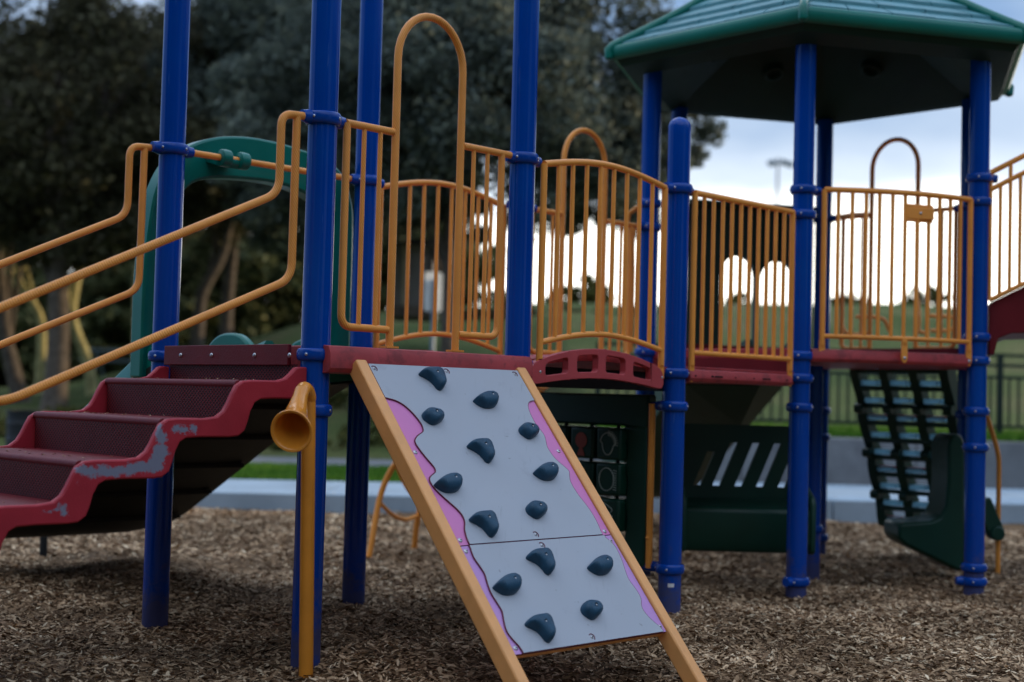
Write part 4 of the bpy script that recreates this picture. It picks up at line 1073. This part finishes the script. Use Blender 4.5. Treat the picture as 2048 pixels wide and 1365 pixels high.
# mulch bed
def mz(X,Y):
    z=.018*np.sin(X*2.1+1)*np.sin(Y*1.7)+.012*np.sin(X*5.3+Y*3.1)+.008*np.sin(X*9-Y*7)
    z=z+.022*np.sin(X*1.1+.5)*np.cos(Y*.9+1)+.014*np.sin(X*3.7-Y*2.3)*np.sin(Y*3.1+X)
    z=z+.05*np.exp(-(((X+2.25)/.8)**2+((Y-7.2)/.5)**2))   # heap under the slide
    z=z-.15*np.exp(-(((X-.55)/.75)**2+((Y-4.85)/.42)**2))
    return z*.85
def curbY(X): return 12.22+.10*X*(X>-20)
mx_=np.linspace(-16,16,257); my_=np.linspace(-4,12.0,161)
GX,GY=np.meshgrid(mx_,my_); GY=GY+(curbY(GX)+.15-12.0)*np.clip((GY+4)/16,0,1); GZ=mz(GX,GY)
nx,ny=len(mx_),len(my_); idx=np.arange(nx*ny).reshape(ny,nx); fc=np.stack([idx[:-1,:-1],idx[:-1,1:],idx[1:,1:],idx[1:,:-1]],-1).reshape(-1,4)
npmesh('mulch_ground',np.stack([GX,GY,GZ],-1).reshape(-1,3),fc,['mulch'],kind='structure',smooth=True)
def chips(n,y0,y1,sz):
    Y=y0+(y1-y0)*rng.random(n)**.8; X=(rng.random(n)*2-1)*(Y*.47+.4)
    ln=sz*(.35+rng.random(n)**2*1.9); wd=ln*(.16+.26*rng.random(n)); th=rng.random(n)*2*PI; ti=(rng.random(n)-.5)*1.0; ro=(rng.random(n)-.5)*1.3; cv=(rng.random(n)-.3)*.25
    d=np.stack([np.cos(th)*np.cos(ti),np.sin(th)*np.cos(ti),np.sin(ti)],-1); s=np.stack([-np.sin(th),np.cos(th),0*th],-1); nn=np.cross(d,s); s=s*np.cos(ro)[:,None]+nn*np.sin(ro)[:,None]; nn=np.cross(d,s)
    c=np.stack([X,Y,mz(X,Y)+.002+rng.random(n)*.010],-1)
    vv=[]
    for u_,w_ in ((-1,-.5),(-1,.5),(0,-1),(0,1),(1,-.4),(1,.4)):
        vv.append(c+d*(u_*ln/2)[:,None]+s*(w_*wd/2)[:,None]+nn*((cv*ln*.5*(1-u_*u_))[:,None]))
    v=np.stack(vv,1).reshape(-1,3); b=np.arange(n)[:,None]*6
    f=np.concatenate([b+np.array([[0,1,3,2]]),b+np.array([[2,3,5,4]])],0)
    return v,f
v1,f1_=chips(195000,4.3,8.0,.021); v2,f2_=chips(105000,8.0,12.2,.030)
def litter(n,af,bf,zf,sz):
    v=[];f=[]
    for i in range(n):
        c=L(af(),bf(),zf)+ZZ*.002; th=random.uniform(0,2*PI); l=sz*random.uniform(.4,1.5); w_=l*.3; d=V((math.cos(th),math.sin(th),random.uniform(-.1,.2))); e_=V((-d.y,d.x,0))
        k=len(v); v+=[list(c-d*l),list(c-e_*w_+ZZ*.002),list(c+e_*w_+ZZ*.002),list(c+d*l)]; f.append([k,k+1,k+3,k+2])
    return np.array(v),np.array(f)
lv,lf=[],[]; cn_=len(v1)+len(v2)
for i in range(5):
    v_,f_=litter(46,lambda:an[i]+.02+abs(random.gauss(0,.07)),lambda:random.uniform(.05,SW-.05),zs[i]+.001,.008); lv.append(v_); lf.append(f_+cn_); cn_+=len(v_)
v_,f_=litter(90,lambda:random.uniform(-8,5),lambda:0,0,.02)
for k_ in range(len(v_)//4):
    x_=random.uniform(-5,6); y_=(12.26+.10*x_+abs(random.gauss(0,.22))) if x_<.9 else (12.4+.09*x_+abs(random.gauss(0,.25))); dx=x_-v_[k_*4:(k_+1)*4,0].mean(); dy=y_-v_[k_*4:(k_+1)*4,1].mean()
    v_[k_*4:(k_+1)*4,0]+=dx; v_[k_*4:(k_+1)*4,1]+=dy; v_[k_*4:(k_+1)*4,2]+=(.146 if x_<.9 else .178)
lv.append(v_); lf.append(f_+cn_)
o=npmesh('wood_chips',np.concatenate([v1,v2]+lv),np.concatenate([f1_,f2_+len(v1)]+lf),['chip'],kind='stuff'); tag(o,'loose brown wood chip mulch covering the play area','mulch')
# concrete kerb walk on the left, ledge and retaining wall on the right
def slab(name,x0,x1,yf,depth,z1,z0,m,kind='structure',joint=2.4,parent=None,lab=None):
    bm=BM(); x=x0
    while x<x1-.01:
        xe=min(x+joint,x1); g=.006
        pts=[V((x+g,yf(x),z0)),V((xe-g,yf(xe),z0)),V((xe-g,yf(xe)+depth,z0)),V((x+g,yf(x)+depth,z0))]
        prism(bm,pts,ZZ,z1-z0+random.uniform(-.002,.002)); x=xe
    return obj(name,bm,m,parent,bevel=.012,kind=kind,label=lab)
slab('concrete_path',-16,.9,lambda x:12.22+.10*x,1.85,.145,-.3,'conc')
slab('asphalt_path',-30,.25,lambda x:16.75+.02*x,2.1,.142,-.3,'asph',joint=6)
RW=thing('retaining_wall',(6,15,0),'low stained concrete retaining wall with a lower ledge right of the play structure','wall')
slab('ledge',.912,16,lambda x:12.35+.09*x,2.75,.175,-.3,'conc',None,2.0,RW,'pale concrete ledge along the foot of the wall')
slab('wall_face',.6,17,lambda x:15.0+.05*x,.30,.675,-.3,'wallc',None,1.9,RW)
# picket fence
FN=thing('metal_fence',(5,16.2,.7),'dark metal picket fence on top of the retaining wall','fence')
def fY(x): return 16.1+.05*x
z0f=.76; xx=1.0; pan=2.35
while xx<13:
    b=V((xx,fY(xx),z0f)); e_=V((xx+pan,fY(xx+pan),z0f))
    bm=BM(); beam(bm,b-ZZ*.15,b+ZZ*.92,.06,.06,V((0,1,0))); obj('fence_post',bm,'fence',FN)
    bm=BM()
    for h in (.07,.64,.78,.90): beam(bm,b+ZZ*h,e_+ZZ*h,.03,.035)
    k=1
    while k*.112<pan: p=b.lerp(e_,k*.112/pan); beam(bm,p+ZZ*.07,p+ZZ*.78 if False else p+ZZ*.64,.022,.022,V((0,1,0))); k+=1
    obj('picket_panel',bm,'fence',FN); xx+=pan
# grass strip blades near the path (short lawn)
def blades(n,x0,x1,y0,y1,h,zf):
    X=x0+(x1-x0)*rng.random(n); Y=y0+(y1-y0)*rng.random(n); Z=zf(X,Y); th=rng.random(n)*2*PI; hh=h*(.5+rng.random(n)); w=.012
    d=np.stack([np.cos(th),np.sin(th),0*th],-1)*w; ln=np.stack([(rng.random(n)-.5)*.5*hh,(rng.random(n)-.5)*.5*hh,hh],-1); c=np.stack([X,Y,Z-.005],-1)
    v=np.stack([c-d,c+d,c+ln],1).reshape(-1,3); f=np.arange(n)[:,None]*3+np.array([[0,1,2]]); return v,f
va,fa=blades(45000,-9,.9,13.95,16.75,.05,terr); vb,fb=blades(30000,1.0,9,15.6,17.5,.07,terr)
o=npmesh('lawn_grass',np.concatenate([va,vb]),np.concatenate([fa,fb+len(va)]),['grassb'],kind='stuff'); tag(o,'short bright green grass beside the paths','grass')

# ================================================================ VEGETATION
def leaves(cent,rad,n,size,clumps,flat=.8,seed=0,shell=.55,only=None):
    n=int(n*2.2); size=size*.60
    r=np.random.default_rng(seed); cent=np.array(cent,float); rad=np.array(rad,float)
    d=r.normal(size=(clumps,3)); d/=np.linalg.norm(d,axis=1)[:,None]; rr=shell+(1-shell)*r.random(clumps)
    cc=d*rr[:,None]*rad
    cr=(.12+.16*r.random(clumps))*rad.mean()
    k=r.integers(0,clumps,n); p=r.normal(size=(n,3)); p/=np.linalg.norm(p,axis=1)[:,None]; p*=(r.random(n)**.5)[:,None]
    pos=cent+cc[k]+p*cr[k][:,None]*np.array([1,1,flat])
    a=r.normal(size=(n,3)); a/=np.linalg.norm(a,axis=1)[:,None]; b=np.cross(a,r.normal(size=(n,3))); b/=np.linalg.norm(b,axis=1)[:,None]
    s=size*(.5+r.random(n))
    a=a*s[:,None]; b=b*(s*.5)[:,None]
    v=np.stack([pos-a,pos+b*.9,pos+a,pos-b*.9],1).reshape(-1,3); f=np.arange(n)[:,None]*4+np.array([[0,1,2,3]])
    return v,f
def tree(base,path,r0,r1,crown,n,size,clumps,label,barkm='bark',leafm='leafd',seed=0,branches=5,group=None,cat='tree',name='tree',shell=.5,extra=()):
    T=thing(name,base,label,cat,group); rnd=random.Random(seed)
    bm=BM(); P=bez([V(base)-ZZ*.3]+[V(base)+V(p) for p in path],16); m=len(P)
    R=[r0+(r1-r0)*(i/(m-1))**.8 for i in range(m)]; R[0]*=1.35; R[1]*=1.12
    tube(bm,P,R,12)
    c=V(crown[0]); rad=V(crown[1]) if crown else None
    for i in range(branches):
        st=P[int(m*(.45+.5*i/max(1,branches)))%m]; d=V((rnd.uniform(-1,1)*rad.x,rnd.uniform(-.6,.6)*rad.y,rnd.uniform(-.3,.8)*rad.z))
        e_=c+d*.75; mid=st.lerp(e_,.5)+V((rnd.uniform(-.3,.3),0,rnd.uniform(.1,.5)))
        tube(bm,bez([st,mid,e_],10),[r1*.8]+[r1*.5]*9+[r1*.15] if False else r1*.45,7)
    obj('trunk',bm,barkm,T)
    v,f=leaves(c,rad,n,size,clumps,seed=seed,shell=shell); vs=[v]; fs=[f]; cnt=len(v)
    for (c2,r2,n2,cl2) in extra:
        v,f=leaves(c2,r2,n2,size,cl2,seed=seed+31,shell=shell); vs.append(v); fs.append(f+cnt); cnt+=len(v)
    npmesh('crown',np.concatenate(vs),np.concatenate(fs),[leafm],T)
    return T
def B(px,Y,dz=0):  # tree foot on the terrain under photo column px
    X=at(px,800,Y).x; return V((X,Y,float(terr(np.array([X]),np.array([Y]))[0])+dz))
G_='dark trees behind the playground'
b=B(108,29); tree(b,[(.05,0,1.5),(.0,0,3),(.12,.1,6)],.27,.16,(b+V((.0,0,6.0)),(3.4,2.6,3.0)),26000,.13,150,'big dark trunked tree with pale right edge behind the stairs, left of the frame',seed=1,group=G_,leafm='leafd')
b=B(50,33); tree(b,[(-.35,0,.9),(-.55,0,1.8),(-1.0,0,5)],.22,.12,(b+V((-2,0,6.2)),(3.4,2.6,3.2)),22000,.14,130,'stout tree forking low at the left picture edge',seed=2,group=G_)
b=B(78,38); tree(b,[(.02,0,1.2),(-.12,0,2.2),(-.9,0,3.2),(-1.3,0,4.4)],.15,.09,(b+V((-.8,0,6.5)),(3.0,2.6,3.0)),14000,.15,100,'slim tree with sunlit yellow trunk at far left',barkm='barkl',seed=3,group=G_)
b=B(188,35); tree(b,[(-.2,0,.8),(-.62,0,1.9),(-.5,0,3.2),(-.2,0,5.5)],.15,.1,(b+V((.2,0,6.6)),(3.2,2.6,3.0)),16000,.15,110,'pale leaning tree right of the big dark trunk',barkm='barkl',seed=4,group=G_)
b=B(272,44); tree(b,[(-.05,0,1.5),(-.1,0,3),(0,0,5)],.17,.1,(b+V((0,0,7)),(3.2,2.6,3.2)),14000,.17,100,'distant tree with yellow lit trunk left of the second blue post',barkm='barkl',seed=5,group=G_)
b=B(388,40); tree(b,[(.05,0,1),(.15,0,2),(.7,0,3.2),(.9,0,5)],.22,.12,(b+V((.6,0,6.8)),(3.6,2.6,3.2)),18000,.15,130,'pale curved trunk tree between the two handrail posts',barkm='bark',seed=6,group=G_)
b=B(448,43); tree(b,[(0,0,1.5),(.1,0,3),(.2,0,5)],.22,.14,(b+V((.3,0,7)),(3.6,2.6,3.2)),16000,.16,120,'dark straight tree behind the slide hood',seed=7,group=G_)
b=B(893,23); tree(b,[(.0,0,1.5),(-.02,0,3),(.1,0,5.5)],.145,.1,(b+V((.15,0,6.0)),(4.3,2.6,2.7)),52000,.10,240,'large grey green tree with straight trunk behind the white sign, crown over the bridge',leafm='leafg',seed=8,group=G_,branches=9,shell=.3,
     extra=((b+V((2.2,0,4.6)),(2.0,1.6,1.6),11000,60),(b+V((3.3,.2,5.1)),(1.25,1.3,1.35),9000,50),(b+V((-2.2,0,4.6)),(2.2,1.8,1.5),11000,70),(b+V((-.3,.5,4.0)),(1.6,1.2,1.0),5000,40)))
b=B(640,30); tree(b,[(.0,0,1.5),(.1,0,3),(.1,0,5.5)],.16,.1,(b+V((.0,0,6.2)),(4.0,2.6,3.2)),30000,.13,170,'tree behind the tallest near blue post',leafm='leafg',seed=9,group=G_,extra=((b+V((.2,0,3.7)),(2.4,1.6,1.1),9000,60),))
# far understory wood on the left, one mass
vs=[];fs=[];cnt=0
for i,(px,Y,zc,rx,rz_) in enumerate([(-120,52,3.2,4,3),(0,50,3.4,4,2.8),(120,54,3.8,4,3),(240,50,4.0,4,2.8),(350,53,4.4,4,2.9),(470,50,4.9,4,2.6),(570,54,5.3,4,2.8),(680,52,5.4,3.6,2.5),(790,54,5.9,3.5,2.6),(880,52,5.6,3,2.4),(-60,48,1.7,4,1.6),(60,48,1.9,4,1.6),(170,48,2.1,4,1.6),(290,48,2.3,4,1.6),(400,49,2.8,4,1.5),(-180,48,1.7,4,1.6),(60,56,8,6,3.5),(300,57,8.4,6,3.5),(520,57,9,6,3.4),(740,57,9,5,3)]):
    v,f=leaves((at(px,800,Y).x,Y,zc),(rx,2.2,rz_),5200,.26,60,seed=50+i,shell=.2); vs.append(v); fs.append(f+cnt); cnt+=len(v)
o=npmesh('far_wood',np.concatenate(vs),np.concatenate(fs),['leafw'],kind='stuff'); tag(o,'dark mass of distant woodland behind the left trees','woodland')
# undergrowth on the bank behind the path
vs=[];fs=[];cnt=0; r_=random.Random(5)
for i in range(70):
    x=r_.uniform(-9,.3); y=r_.uniform(20.2,27.5); z=float(terr(np.array([x]),np.array([y]))[0]); rr=r_.uniform(.35,.75)
    v,f=leaves((x,y,z+.08),(rr,rr,rr*.42),750,.05,16,seed=100+i,shell=.2); vs.append(v); fs.append(f+cnt); cnt+=len(v)
o=npmesh('undergrowth',np.concatenate(vs),np.concatenate(fs),['leafy'],kind='stuff'); tag(o,'mottled yellow green undergrowth on the bank behind the path','undergrowth')
# unseen tree crowns added right of and behind the viewer to shade the playground
vs=[];fs=[];cnt=0
for i,(x,y,z,rx,ry,rz_) in enumerate([(26,-7,5,3,4,5.5),(26,-1,5,3,4,5.5),(26,5,5,3,4,5.5),(26,11,5,3,4,5.5),(26,16,4.5,3,3.6,5.5),(29,-4,6,3,4,6),(29,4,6,3,4,6),(29,10,6,3,4,6),(29,15.5,6,3,4,6),(-8,0,6,3.6,4.5,3.4),(-6.5,-5,6.5,4,4,3.4),(-1,-9,6,5,3,3.6),(7,-10,6,5,3,4)]):
    v,f=leaves((x,y,z),(rx,ry,rz_),5200,.42,130,seed=400+i,shell=.15); vs.append(v); fs.append(f+cnt); cnt+=len(v)
o=npmesh('unseen_shade_trees',np.concatenate(vs),np.concatenate(fs),['leafd'],kind='stuff'); tag(o,'unseen trees added right of and behind the viewpoint to shade the playground','woodland')
# hedge along the middle crest
HG=thing('hedge',(1.5,38,2.5),'clipped dark hedge along the hill crest seen through the bridge railing','hedge')
vs=[];fs=[];cnt=0
for i in range(16):
    x=-1.6+i*.5; z=float(terr(np.array([x]),np.array([38.]))[0]); v,f=leaves((x,38,(1.0+38*.0685)-.42),(.42,.5,.40),1700,.07,26,seed=200+i,shell=.1); vs.append(v); fs.append(f+cnt); cnt+=len(v)
npmesh('foliage',np.concatenate(vs),np.concatenate(fs),['leafd'],HG)
bm=BM(); 
for i in range(8): cyl(bm,V((-1.5+i,38,2.0)),V((-1.5+i,38,3.0)),.04,6)
obj('stems',bm,'bark',HG)
# small far trees on the skyline
for i,(px,Y,h,w,lab) in enumerate([(1180,60,2.6,1.5,'small round tree on the skyline seen through the bridge railing'),(1120,66,1.9,1.2,'low bush on the skyline left of the round tree'),(1470,62,1.7,1.1,'small dark tree seen through the slide hood opening'),(1850,70,1.9,1.5,'small distant tree on the skyline below the roof, right of centre'),(1690,74,1.3,1.5,'low distant bush on the skyline left of the back arch'),(1815,76,.9,.9,'tiny distant shrub on the skyline near the back arch')]):
    X=at(px,700,Y).x; zc=float(1.0+45*crest(np.array([X/Y]))[0])*1.0; zc=1.0+Y*(.0665 if px<1500 else .073)-.3
    h*=.62; w*=.8; T=thing('distant_tree',(X,Y,zc-1.5),lab,'tree','distant trees on the skyline')
    bm=BM(); tube(bm,[V((X,Y,zc-2.5)),V((X,Y,zc+h*.6))],[.12,.06],8); obj('trunk',bm,'bark',T)
    v,f=leaves((X,Y,zc+h*.55),(w,w,h*.55),3800,.13,34,seed=300+i,shell=.3); npmesh('crown',v,f,['leafy'],T)

# ================================================================ BACKGROUND THINGS
# white sign on pole
GS=math.radians(35)
SG=thing('park_sign',B(868,21),'white blank park sign on a grey pole behind the bridge railing','sign')
q=at(867,584,21); wv=at(885,584,21).x-at(849,584,21).x; hz=at(867,545,21).z-at(867,624,21).z
bm=BM(); w2,h2=wv/2,hz/2; pts=[]
for cx,cz,a0 in ((w2-.04,h2-.04,0),(-w2+.04,h2-.04,90),(-w2+.04,-h2+.04,180),(w2-.04,-h2+.04,270)):
    for k in range(5): a=math.radians(a0+k*22.5); o_=(cx+.04*math.cos(a))*1.15; pts.append(V((q.x+o_*math.cos(GS),21+o_*math.sin(GS),q.z+cz+.04*math.sin(a))))
prism(bm,pts,V((-math.sin(GS),math.cos(GS),0)),.01); obj('sign_plate',bm,'signw',SG)
bm=BM(); cyl(bm,V((q.x+.01,20.96,B(868,21).z-.2)),V((q.x+.01,20.96,q.z+.18)),.035,10); obj('pole',bm,mat('galvanised_pole',(.20,.25,.32),.4,.5,.3),SG)
# boarded shed
X0=at(785,500,31).x; X1=at(862,500,31).x; Z0=at(820,612,31).z; Z1=at(820,490,31).z
SH=thing('wooden_shed',(X0,31,1.5),'small grey boarded shed half hidden behind the white sign','shed')
bm=BM(); k=0; x=X0
while x<X1: prism(bm,[V((x,31,Z0)),V((x+.11,31,Z0)),V((x+.11,31,Z1)),V((x,31,Z1))],V((0,1,0)),.03+.012*(k%2)); x+=.114; k+=1
for xx_ in (X0,X1): box(bm,V((xx_,32,(Z0+Z1)/2)),V((1,0,0)),V((0,1,0)),ZZ,.03,1.0,(Z1-Z0)/2)
box(bm,V(((X0+X1)/2,33,(Z0+Z1)/2)),V((1,0,0)),V((0,1,0)),ZZ,(X1-X0)/2,.03,(Z1-Z0)/2)
obj('wall',bm,'shed',SH)
bm=BM(); box(bm,V(((X0+X1)/2,32,Z1+.06)),V((1,0,0)),V((0,1,0)),ZZ,(X1-X0)/2+.15,1.25,.06); obj('roof',bm,'steelblk',SH)
bm=BM(); box(bm,V(((X0+X1)/2,32,Z0-.12)),V((1,0,0)),V((0,1,0)),ZZ,(X1-X0)/2+.05,1.05,.12); obj('base',bm,'bark',SH)
bm=BM(); xt=at(811,500,31).x; box(bm,V((xt,30.97,(Z0+Z1)/2)),V((1,0,0)),V((0,1,0)),ZZ,.045,.015,(Z1-Z0)/2); obj('corner_trim',bm,mat('pale_trim_board',(.45,.38,.26),.7),SH)
# litter barrel
q=gnd(52,905,.13); bq=at(52,835,19.2)
LB=thing('litter_barrel',(at(50,830,17.5).x,17.5,.15),'dark metal litter barrel behind the stairs at the left edge','litter bin')
c_=V(LB.location); zt_b=at(50,824,17.5).z; rb=(at(98,830,17.5).x-at(16,830,17.5).x)/2; c_.x=(at(98,830,17.5).x+at(16,830,17.5).x)/2
bm=BM(); prf=[(rb*.98,.0)]
for i in range(1,9):
    z=(zt_b-.15)*i/8; prf+= [(rb,z-.03),(rb*1.03,z-.015),(rb,z)] if i in (3,6) else [(rb,z)]
prf+=[(rb*1.05,zt_b-.15),(rb*1.05,zt_b-.13),(rb*.96,zt_b-.13),(rb*.95,.1)]
lathe(bm,V((c_.x,17.5,.15)),ZZ,prf,28); obj('drum',bm,'steelblk',LB)
bm=BM(); lathe(bm,V((c_.x,17.5,.15)),ZZ,[(rb*.94,.08),(.001,.08)],24); obj('drum_floor',bm,'dark',LB)
# picnic table far left
PT=thing('picnic_table',B(235,40),'pale picnic table on the grass among the left trees','picnic table')
b=V(PT.location); bm=BM(); box(bm,b+V((0,0,.75)),V((1,0,0)),V((0,1,0)),ZZ,.9,.38,.03); obj('table_top',bm,'conc',PT,bevel=.01)
for sy in (-.65,.65):
    bm=BM(); box(bm,b+V((0,sy,.45)),V((1,0,0)),V((0,1,0)),ZZ,.9,.14,.025); obj('seat',bm,'conc',PT,bevel=.01)
for sx_ in (-.6,.6):
    bm=BM(); beam(bm,b+V((sx_,-.6,0)),b+V((sx_,.3,.74)),.07,.07); beam(bm,b+V((sx_,.6,0)),b+V((sx_,-.3,.74)),.07,.07); beam(bm,b+V((sx_,-.7,.42)),b+V((sx_,.7,.42)),.06,.06); obj('leg_frame',bm,'conc',PT)
# floodlight mast
p=at(1556,322,90); LMst=thing('floodlight_mast',(p.x,90,0),'tall sports floodlight mast against the sky left of the centre roof post','floodlight')
bm=BM(); tube(bm,[V((p.x,90,0)),V((p.x,90,p.z+.2))],[.16,.07],10); M['mast']=mat('blue_grey_mast_steel',(.18,.24,.32),.5); obj('mast',bm,'mast',LMst)
bm=BM(); l_=at(1534,325,90); r__=at(1586,329,90); beam(bm,l_,r__,.12,.12); obj('cross_arm',bm,'mast',LMst)
for px,py in ((1541,327),(1547,325),(1566,324),(1574,327),(1582,329)):
    q=at(px,py,89.8); bm=BM(); lathe(bm,q,V((0,-.8,-.6)),[(.02,-.2),(.16,-.12),(.2,.1),(.17,.12),(.001,.1)],12); obj('lamp_head',bm,'mast',LMst)

# ================================================================ SKY AND LIGHT
w=bpy.data.worlds.new("World"); sc.world=w; w.use_nodes=True; nt=w.node_tree; N=nt.nodes; Lk=nt.links
bg=N['Background']; GLOW_AZ=math.radians(20); SUN_AZ=math.radians(75); SUN_EL=math.radians(9)   # azimuth to the right of forward (+Y)
sky=N.new('ShaderNodeTexSky'); sky.sky_type='NISHITA'; sky.sun_disc=False; sky.sun_elevation=SUN_EL; sky.sun_rotation=SUN_AZ; sky.dust_density=2.0; sky.ozone_density=2.0
tc=N.new('ShaderNodeTexCoord'); nrm=N.new('ShaderNodeVectorMath'); nrm.operation='NORMALIZE'; Lk.new(tc.outputs['Generated'],nrm.inputs[0])
sep=N.new('ShaderNodeSeparateXYZ'); Lk.new(nrm.outputs[0],sep.inputs[0])
mp=N.new('ShaderNodeMapping'); mp.inputs['Scale'].default_value=(1,1,3.2); Lk.new(nrm.outputs[0],mp.inputs[0])
cn=nz(nt,3.4,7,.55,vec=mp.outputs[0])
cn2=nz(nt,1.6,5,.5,vec=mp.outputs[0])
def math_(op,a,b=None,c=None,clamp=False):
    m=N.new('ShaderNodeMath'); m.operation=op; m.use_clamp=clamp
    for i,x in enumerate((a,b,c)):
        if x is None: continue
        if isinstance(x,(int,float)): m.inputs[i].default_value=x
        else: Lk.new(x,m.inputs[i])
    return m.outputs[0]
el=math_('ADD',sep.outputs[2],math_('MULTIPLY_ADD',cn.outputs[0],.09,-.045))
# nearness to the sunset
dot=N.new('ShaderNodeVectorMath'); dot.operation='DOT_PRODUCT'; Lk.new(nrm.outputs[0],dot.inputs[0]); dot.inputs[1].default_value=(math.sin(GLOW_AZ),math.cos(GLOW_AZ),0)
near=math_('MULTIPLY_ADD',dot.outputs['Value'],.5,.5)
nearp=math_('POWER',near,7.0)
band=ramp(nt,el,[(.0,(1,1,1)),(.128,(.85,.85,.85)),(.155,(.16,.16,.16)),(.19,(.04,.04,.04)),(.25,(0,0,0))])
glow=math_('MULTIPLY',band.outputs[0],nearp)
cl=ramp(nt,cn2.outputs[0],[(.38,(.14,.25,.47)),(.52,(.20,.34,.58)),(.66,(.50,.62,.80))])
# broad overcast: brighter towards the zenith
zen=ramp(nt,sep.outputs[2],[(.0,(.9,.9,.9)),(.30,(1.0,1.0,1.0)),(.55,(2.9,2.25,1.75)),(1,(4.0,3.05,2.4))])
mul=N.new('ShaderNodeMix'); mul.data_type='RGBA'; mul.blend_type='MULTIPLY'; mul.inputs[0].default_value=1; Lk.new(cl.outputs[0],mul.inputs[6]); Lk.new(zen.outputs[0],mul.inputs[7])
mixg=N.new('ShaderNodeMix'); mixg.data_type='RGBA'; mixg.blend_type='MIX'; Lk.new(glow,mixg.inputs[0]); Lk.new(mul.outputs[2],mixg.inputs[6]); mixg.inputs[7].default_value=(2.7,2.65,2.35,1)
# low sky opposite the sunset dimmed so that camera-facing sides go darker
back=math_('MULTIPLY',math_('MULTIPLY_ADD',sep.outputs[1],-1.6,.2,clamp=True),math_('MULTIPLY_ADD',sep.outputs[2],-1.8,1.0,clamp=True))
dk=math_('MULTIPLY_ADD',back,-.75,1.0)
dkm=N.new('ShaderNodeVectorMath'); dkm.operation='SCALE'; Lk.new(mixg.outputs[2],dkm.inputs[0]); Lk.new(dk,dkm.inputs['Scale'])
skm=N.new('ShaderNodeMix'); skm.data_type='RGBA'; skm.blend_type='ADD'; skm.inputs[0].default_value=1; Lk.new(dkm.outputs[0],skm.inputs[6])
sks=N.new('ShaderNodeVectorMath'); sks.operation='SCALE'; Lk.new(sky.outputs[0],sks.inputs[0]); sks.inputs['Scale'].default_value=.008; Lk.new(sks.outputs[0],skm.inputs[7])
Lk.new(skm.outputs[2],bg.inputs[0]); bg.inputs[1].default_value=1.0
sd=bpy.data.lights.new('sun','SUN'); sd.energy=2.5; sd.angle=math.radians(1.5); sd.color=(1,.76,.45); so=bpy.data.objects.new('sun',sd); C.objects.link(so)
dv=V((math.sin(SUN_AZ)*math.cos(SUN_EL),math.cos(SUN_AZ)*math.cos(SUN_EL),math.sin(SUN_EL))); so.rotation_euler=dv.to_track_quat('Z','Y').to_euler(); so.location=(8,20,8)
# ================================================================ CAMERA
cd_=bpy.data.cameras.new('camera'); cam=bpy.data.objects.new('camera',cd_); C.objects.link(cam); sc.camera=cam
cam.location=(0,0,CH); cam.rotation_mode='XYZ'
cam.rotation_euler=(Matrix.Rotation(math.pi/2+PIT,3,'X')@Matrix.Rotation(ROL,3,'Z')).to_euler()
cd_.sensor_width=36; cd_.sensor_fit='HORIZONTAL'; cd_.lens=F_PX/2048*36; cd_.clip_end=2000; cd_.clip_start=.05
cd_.dof.use_dof=True; cd_.dof.focus_distance=5.45; cd_.dof.aperture_fstop=1.45; cd_.dof.aperture_blades=0
sc.view_settings.view_transform='Standard'; sc.view_settings.look='None'; sc.view_settings.exposure=.24; sc.view_settings.gamma=1
